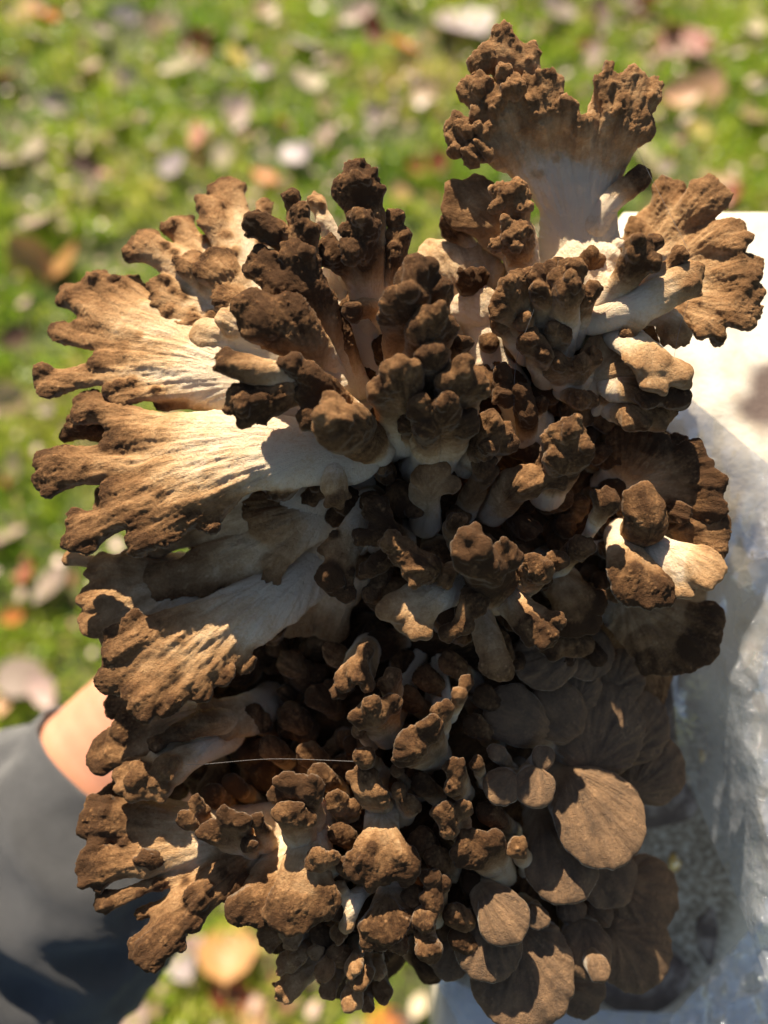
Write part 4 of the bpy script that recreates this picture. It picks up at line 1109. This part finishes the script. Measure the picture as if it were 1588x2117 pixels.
def dome(name, x, y, rx, ry, hgt, mat, parent, seed):
    vs, fs = [], []
    nr, na = 8, 20
    for i in range(nr + 1):
        f = i / nr
        for j in range(na):
            a = 2 * math.pi * j / na
            wob = 1 + 0.12 * math.sin(3 * a + seed) + 0.07 * math.sin(5 * a + 2 * seed)
            xx = x + rx * f * wob * math.cos(a)
            yy = y + ry * f * wob * math.sin(a)
            h0 = float(block_h(np.array([xx]), np.array([yy]))[0]) - 6
            vs.append(P(xx, yy, h0 + (hgt + 6) * math.sqrt(max(0, 1 - f * f)) + (2 if f < 0.9 else 0)))
    for i in range(nr):
        for j in range(na):
            a, b = i * na + j, i * na + (j + 1) % na
            fs.append((a, a + na, b + na, b))
    return link_mesh(name, np.array(vs), fs, mat, parent)


dome('droplet', 1394, 1785, 14, 22, 12, md.m, block, 1)
dome('droplet', 1452, 1562, 9, 16, 9, md.m, block, 2)
dome('primordium', 1462, 1935, 24, 60, 14, mp_.m, block, 4)
dome('primordium', 1335, 1470, 70, 90, 30, mp_.m, block, 5)
dome('primordium', 1350, 1640, 90, 80, 36, mp_.m, block, 6)
dome('primordium', 1330, 2010, 90, 95, 40, mp_.m, block, 7)

mf = NT('clear_plastic_film')
fp = mf.attr('pos').outputs['Vector']
d1 = mf.noise(fp, 0.018, 3, 0.5)
d2 = mf.noise(fp, 0.11, 3, 0.6)
drop = mf.ramp(d2, [(0.55, (0, 0, 0)), (0.62, (1, 1, 1))])
bmp = mf.bump(mf.math('ADD', mf.math('MULTIPLY', drop, 0.22), d1), 0.7, 0.0018)
gl = mf.n('ShaderNodeBsdfGlossy')
gl.inputs['Roughness'].default_value = 0.09
gl.inputs['Color'].default_value = (0.95, 0.97, 1, 1)
mf.l(bmp, gl.inputs['Normal'])
df = mf.n('ShaderNodeBsdfTranslucent')
df.inputs['Color'].default_value = (0.86, 0.87, 0.90, 1)
dd = mf.n('ShaderNodeBsdfDiffuse')
dd.inputs['Color'].default_value = (0.78, 0.83, 0.92, 1)
mf.l(bmp, dd.inputs['Normal'])
tp = mf.n('ShaderNodeBsdfTransparent')
tp.inputs['Color'].default_value = (0.95, 0.96, 0.97, 1)
mx1 = mf.n('ShaderNodeMixShader')
mx1.inputs[0].default_value = 0.55
mf.l(df.outputs[0], mx1.inputs[1])
mf.l(dd.outputs[0], mx1.inputs[2])
milk = mf.math('ADD', mf.math('MULTIPLY', mf.noise(fp, 0.006, 2, 0.5), 0.5), 0.12, clamp=True)
mx2 = mf.n('ShaderNodeMixShader')
mf.l(milk, mx2.inputs[0])
mf.l(tp.outputs[0], mx2.inputs[1])
mf.l(mx1.outputs[0], mx2.inputs[2])
fr = mf.n('ShaderNodeFresnel')
fr.inputs[0].default_value = 1.5
mf.l(bmp, fr.inputs['Normal'])
mx3 = mf.n('ShaderNodeMixShader')
mf.l(mf.math('ADD', mf.math('MULTIPLY', fr.outputs[0], 0.9), 0.18, clamp=True), mx3.inputs[0])
mf.l(mx2.outputs[0], mx3.inputs[1])
mf.l(gl.outputs[0], mx3.inputs[2])
mf.l(mx3.outputs[0], mf.out.inputs['Surface'])

bag = empty('plastic_grow_bag', P(1600, 2250, -400))
tag(bag, 'crinkled clear plastic grow bag slit open around the mushroom', 'plastic bag')


def film(name, x0f, x1f, y0, y1, nx, ny, hf, yf=None):
    Q, Fq = sheet(x0f, x1f, y0, y1, nx, ny, hf, yf)
    return link_mesh(name, toworld(Q), Fq, mf.m, bag, attrs={'pos': Q})


def wr(x, y, s):
    a = np.stack([x / 120 + y / 300, y / 170 - x / 400, x * 0 + s], 1)
    b = np.stack([x / 45, y / 60, x * 0 + s], 1)
    c = np.stack([x / 62 - y / 210, y / 260 + x / 300, x * 0 + s], 1)
    return 24 * (1 - 2 * np.abs(pnoise(a, 41))) + 15 * (1 - 2 * np.abs(pnoise(c, 43))) + 5 * pnoise(b, 42) + 6 * (1 - 2 * np.abs(pnoise(np.stack([x / 30 + y / 90, y / 75 - x / 120, x * 0 + s], 1), 44)))


film('film_sheet', lambda y: np.interp(y, [430, 700, 1000, 1380, 1560, 1740, 1930, 2300], [1330, 1345, 1370, 1405, 1470, 1535, 1588, 1680]), lambda y: 1900, 432, 2300, 90, 220,
     lambda x, y: block_h(x, y) + 42 + wr(x, y, 1.5) + 0.45 * np.maximum(y - 980, 0) * sstep(1400, 1600, x), yf=lambda x: float(ledge_y(x)) + 4)
film('film_flap', lambda y: np.interp(y, [1880, 2000, 2120, 2300], [1588, 1480, 1375, 1200]), lambda y: 1900, 1880, 2300, 60, 70,
     lambda x, y: block_h(x, y) + 150 + wr(x, y, 7.5) + np.minimum(y - 1900, 150) * 0.5)
film('film_hem', lambda y: np.interp(y, [1990, 2090, 2300], [885, 950, 1060]), lambda y: 1560, 1990, 2300, 70, 40,
     lambda x, y: block_h(x, y) + 46 + wr(x, y, 3.5) * 0.5, yf=lambda x: float(np.interp(x, [880, 960, 1150, 1400, 1560], [1990, 2040, 2085, 2095, 2060])))

# ------------------------------------------------------------------ the person holding it: sleeve, wrist, hand
person = empty('person', P(-150, 2250, -950))
tag(person, 'arm in a dark grey sweatshirt sleeve holding the mushroom bag from below', 'person')
ms = NT('human_skin')
tc = ms.n('ShaderNodeTexCoord').outputs['Object']
nz = ms.noise(tc, 40, 4, 0.6)
ms.l(ms.ramp(nz, [(0.3, (0.50, 0.215, 0.125)), (0.7, (0.60, 0.29, 0.18))]), ms.b.inputs['Base Color'])
ms.b.inputs['Roughness'].default_value = 0.5
ms.b.inputs['Subsurface Weight'].default_value = 0.2
ms.b.inputs['Subsurface Radius'].default_value = (1, 0.4, 0.2)
ms.b.inputs['Subsurface Scale'].default_value = 0.004
HH = -960


def hand_line(pts):
    q = np.array([list(q3(x, y, h)) + [r * (FPX - h) / FPX] for x, y, h, r in pts])
    pp = catmull(q, 5)
    return (pp[:, :3], pp[:, 3], np.linspace(0, 1, len(pp)))


hl = [hand_line([(60, 1800, HH, 185), (205, 1640, HH, 180), (330, 1500, HH - 10, 160), (450, 1400, HH - 10, 140)]),
      hand_line([(450, 1440, HH - 10, 112), (600, 1300, HH - 10, 120)]), hand_line([(450, 1450, HH - 10, 95), (680, 1390, HH - 10, 85)]), hand_line([(440, 1420, HH, 90), (560, 1190, HH, 80)]),
      hand_line([(430, 1420, HH + 20, 65), (470, 1200, HH + 90, 52), (540, 1060, HH + 130, 44), (620, 970, HH + 140, 36)]),
      hand_line([(570, 1180, HH, 52), (680, 1020, HH + 20, 42), (780, 930, HH + 70, 38), (840, 890, HH + 110, 32)]),
      hand_line([(620, 1240, HH, 52), (790, 1090, HH + 15, 44), (910, 1000, HH + 70, 40), (970, 960, HH + 110, 33)]),
      hand_line([(660, 1310, HH, 50), (830, 1190, HH + 15, 42), (950, 1120, HH + 70, 38), (1010, 1090, HH + 110, 32)]),
      hand_line([(690, 1390, HH, 44), (830, 1310, HH + 10, 36), (920, 1265, HH + 60, 32), (965, 1240, HH + 95, 27)])]
hv, hq, _, HM = blob_mesh(hl, [], (0, 0, 1), 1.25, 12, 9)
link_mesh('hand', toworld(hv @ HM.T), hq, ms.m, person)

mc = NT('grey_sweatshirt_cloth')
tc = mc.attr('pos').outputs['Vector']
n1 = mc.noise(tc, 0.02, 4, 0.6)
n2 = mc.noise(tc, 0.35, 2, 0.6)
mc.l(mc.mix(mc.math('ADD', mc.math('MULTIPLY', n1, 0.6), mc.math('MULTIPLY', n2, 0.4)), (0.018, 0.0185, 0.02), (0.105, 0.106, 0.11)), mc.b.inputs['Base Color'])
mc.b.inputs['Roughness'].default_value = 0.95
mc.b.inputs['Sheen Weight'].default_value = 0.25
mc.l(mc.bump(n2, 0.9, 0.002), mc.b.inputs['Normal'])
A0 = q3(-330, 2400, HH - 60)
A1 = q3(255, 1585, HH)
axd = (A1 - A0) / np.linalg.norm(A1 - A0)
s1 = np.cross(axd, [0, 0, 1.0])
s1 /= np.linalg.norm(s1)
s2 = np.cross(s1, axd)
nr, na = 70, 64
V = []
for i in range(nr + 1):
    f = i / nr
    c = A0 + (A1 - A0) * f
    R = 425 + 10 * f - 120 * float(sstep(0.74, 1.0, f))
    for j in range(na):
        a = 2 * math.pi * j / na
        V.append(np.r_[c + (s1 * math.cos(a) * R + s2 * math.sin(a) * R * 0.82), R, f, a])
inner = []
for i in range(4):                                      # cuff turned inwards
    for j in range(na):
        a = 2 * math.pi * j / na
        c = A1 - axd * (i * 40 + 6)
        R = 302 - i * 18
        inner.append(np.r_[c + (s1 * math.cos(a) * R + s2 * math.sin(a) * R * 0.82), R, 1.0, a])
V = np.array(V + inner)
pos = V[:, :3].copy()
rad = pos - (A0 + np.outer((pos - A0) @ axd, axd))
rad /= np.linalg.norm(rad, axis=1)[:, None]
along = (pos - A0) @ axd
fold = pnoise(np.stack([along / 170 + 2.0 * np.sin(V[:, 5]), 1.3 * np.cos(V[:, 5]) + along / 900, 1.3 * np.sin(V[:, 5])], 1), 51)
amp = 75 * sstep(1.0, 0.86, V[:, 4]) + 6
pos += rad * ((1 - 2 * np.abs(fold)) * amp + 8 * pnoise(pos / 80, 52))[:, None]
fs = []
rows = nr + 1 + 4
for i in range(rows - 1):
    for j in range(na):
        a, b = i * na + j, i * na + (j + 1) % na
        fs.append((a, b, b + na, a + na))
link_mesh('sleeve', toworld(pos), fs, mc.m, person, attrs={'pos': pos})

# ------------------------------------------------------------------ spider silk across the fronds
mk = NT('spider_silk')
mk.b.inputs['Base Color'].default_value = (0.22, 0.21, 0.2, 1)
mk.b.inputs['Roughness'].default_value = 0.3


def silk(pts, label, r=0.3):
    q = catmull(np.array([q3(*p) for p in pts]), 8)
    d = np.gradient(q, axis=0)
    d /= np.linalg.norm(d, axis=1)[:, None]
    a = np.cross(d, [0, 0, 1.0])
    a /= np.linalg.norm(a, axis=1)[:, None]
    b = np.cross(a, d)
    V, fs = [], []
    for i in range(len(q)):
        for k in range(4):
            V.append(q[i] + r * (a[i] * math.cos(k * math.pi / 2) + b[i] * math.sin(k * math.pi / 2)))
    for i in range(len(q) - 1):
        for k in range(4):
            fs.append((i * 4 + k, i * 4 + (k + 1) % 4, i * 4 + 4 + (k + 1) % 4, i * 4 + 4 + k))
    o = link_mesh('silk_thread', toworld(np.array(V)), fs, mk.m)
    tag(o, label, 'silk thread')


silk([(375, 1572, 0), (402, 1581, 10), (560, 1569, 30), (735, 1574, 60)], 'silk thread sagging across the dark cavity above the lower left fronds')
silk([(1062, 858, 45), (1068, 745, 70), (1104, 640, 105)], 'upright silk thread between the lumps right of the central dark clump')
silk([(1290, 250, 10), (1335, 345, 0), (1425, 520, 20)], 'slanting silk thread from the upright top frond to the right frond')
silk([(1432, 600, 62), (1405, 680, 50), (1388, 772, 45)], 'silk thread hanging off the forked lobe over the right fronds')
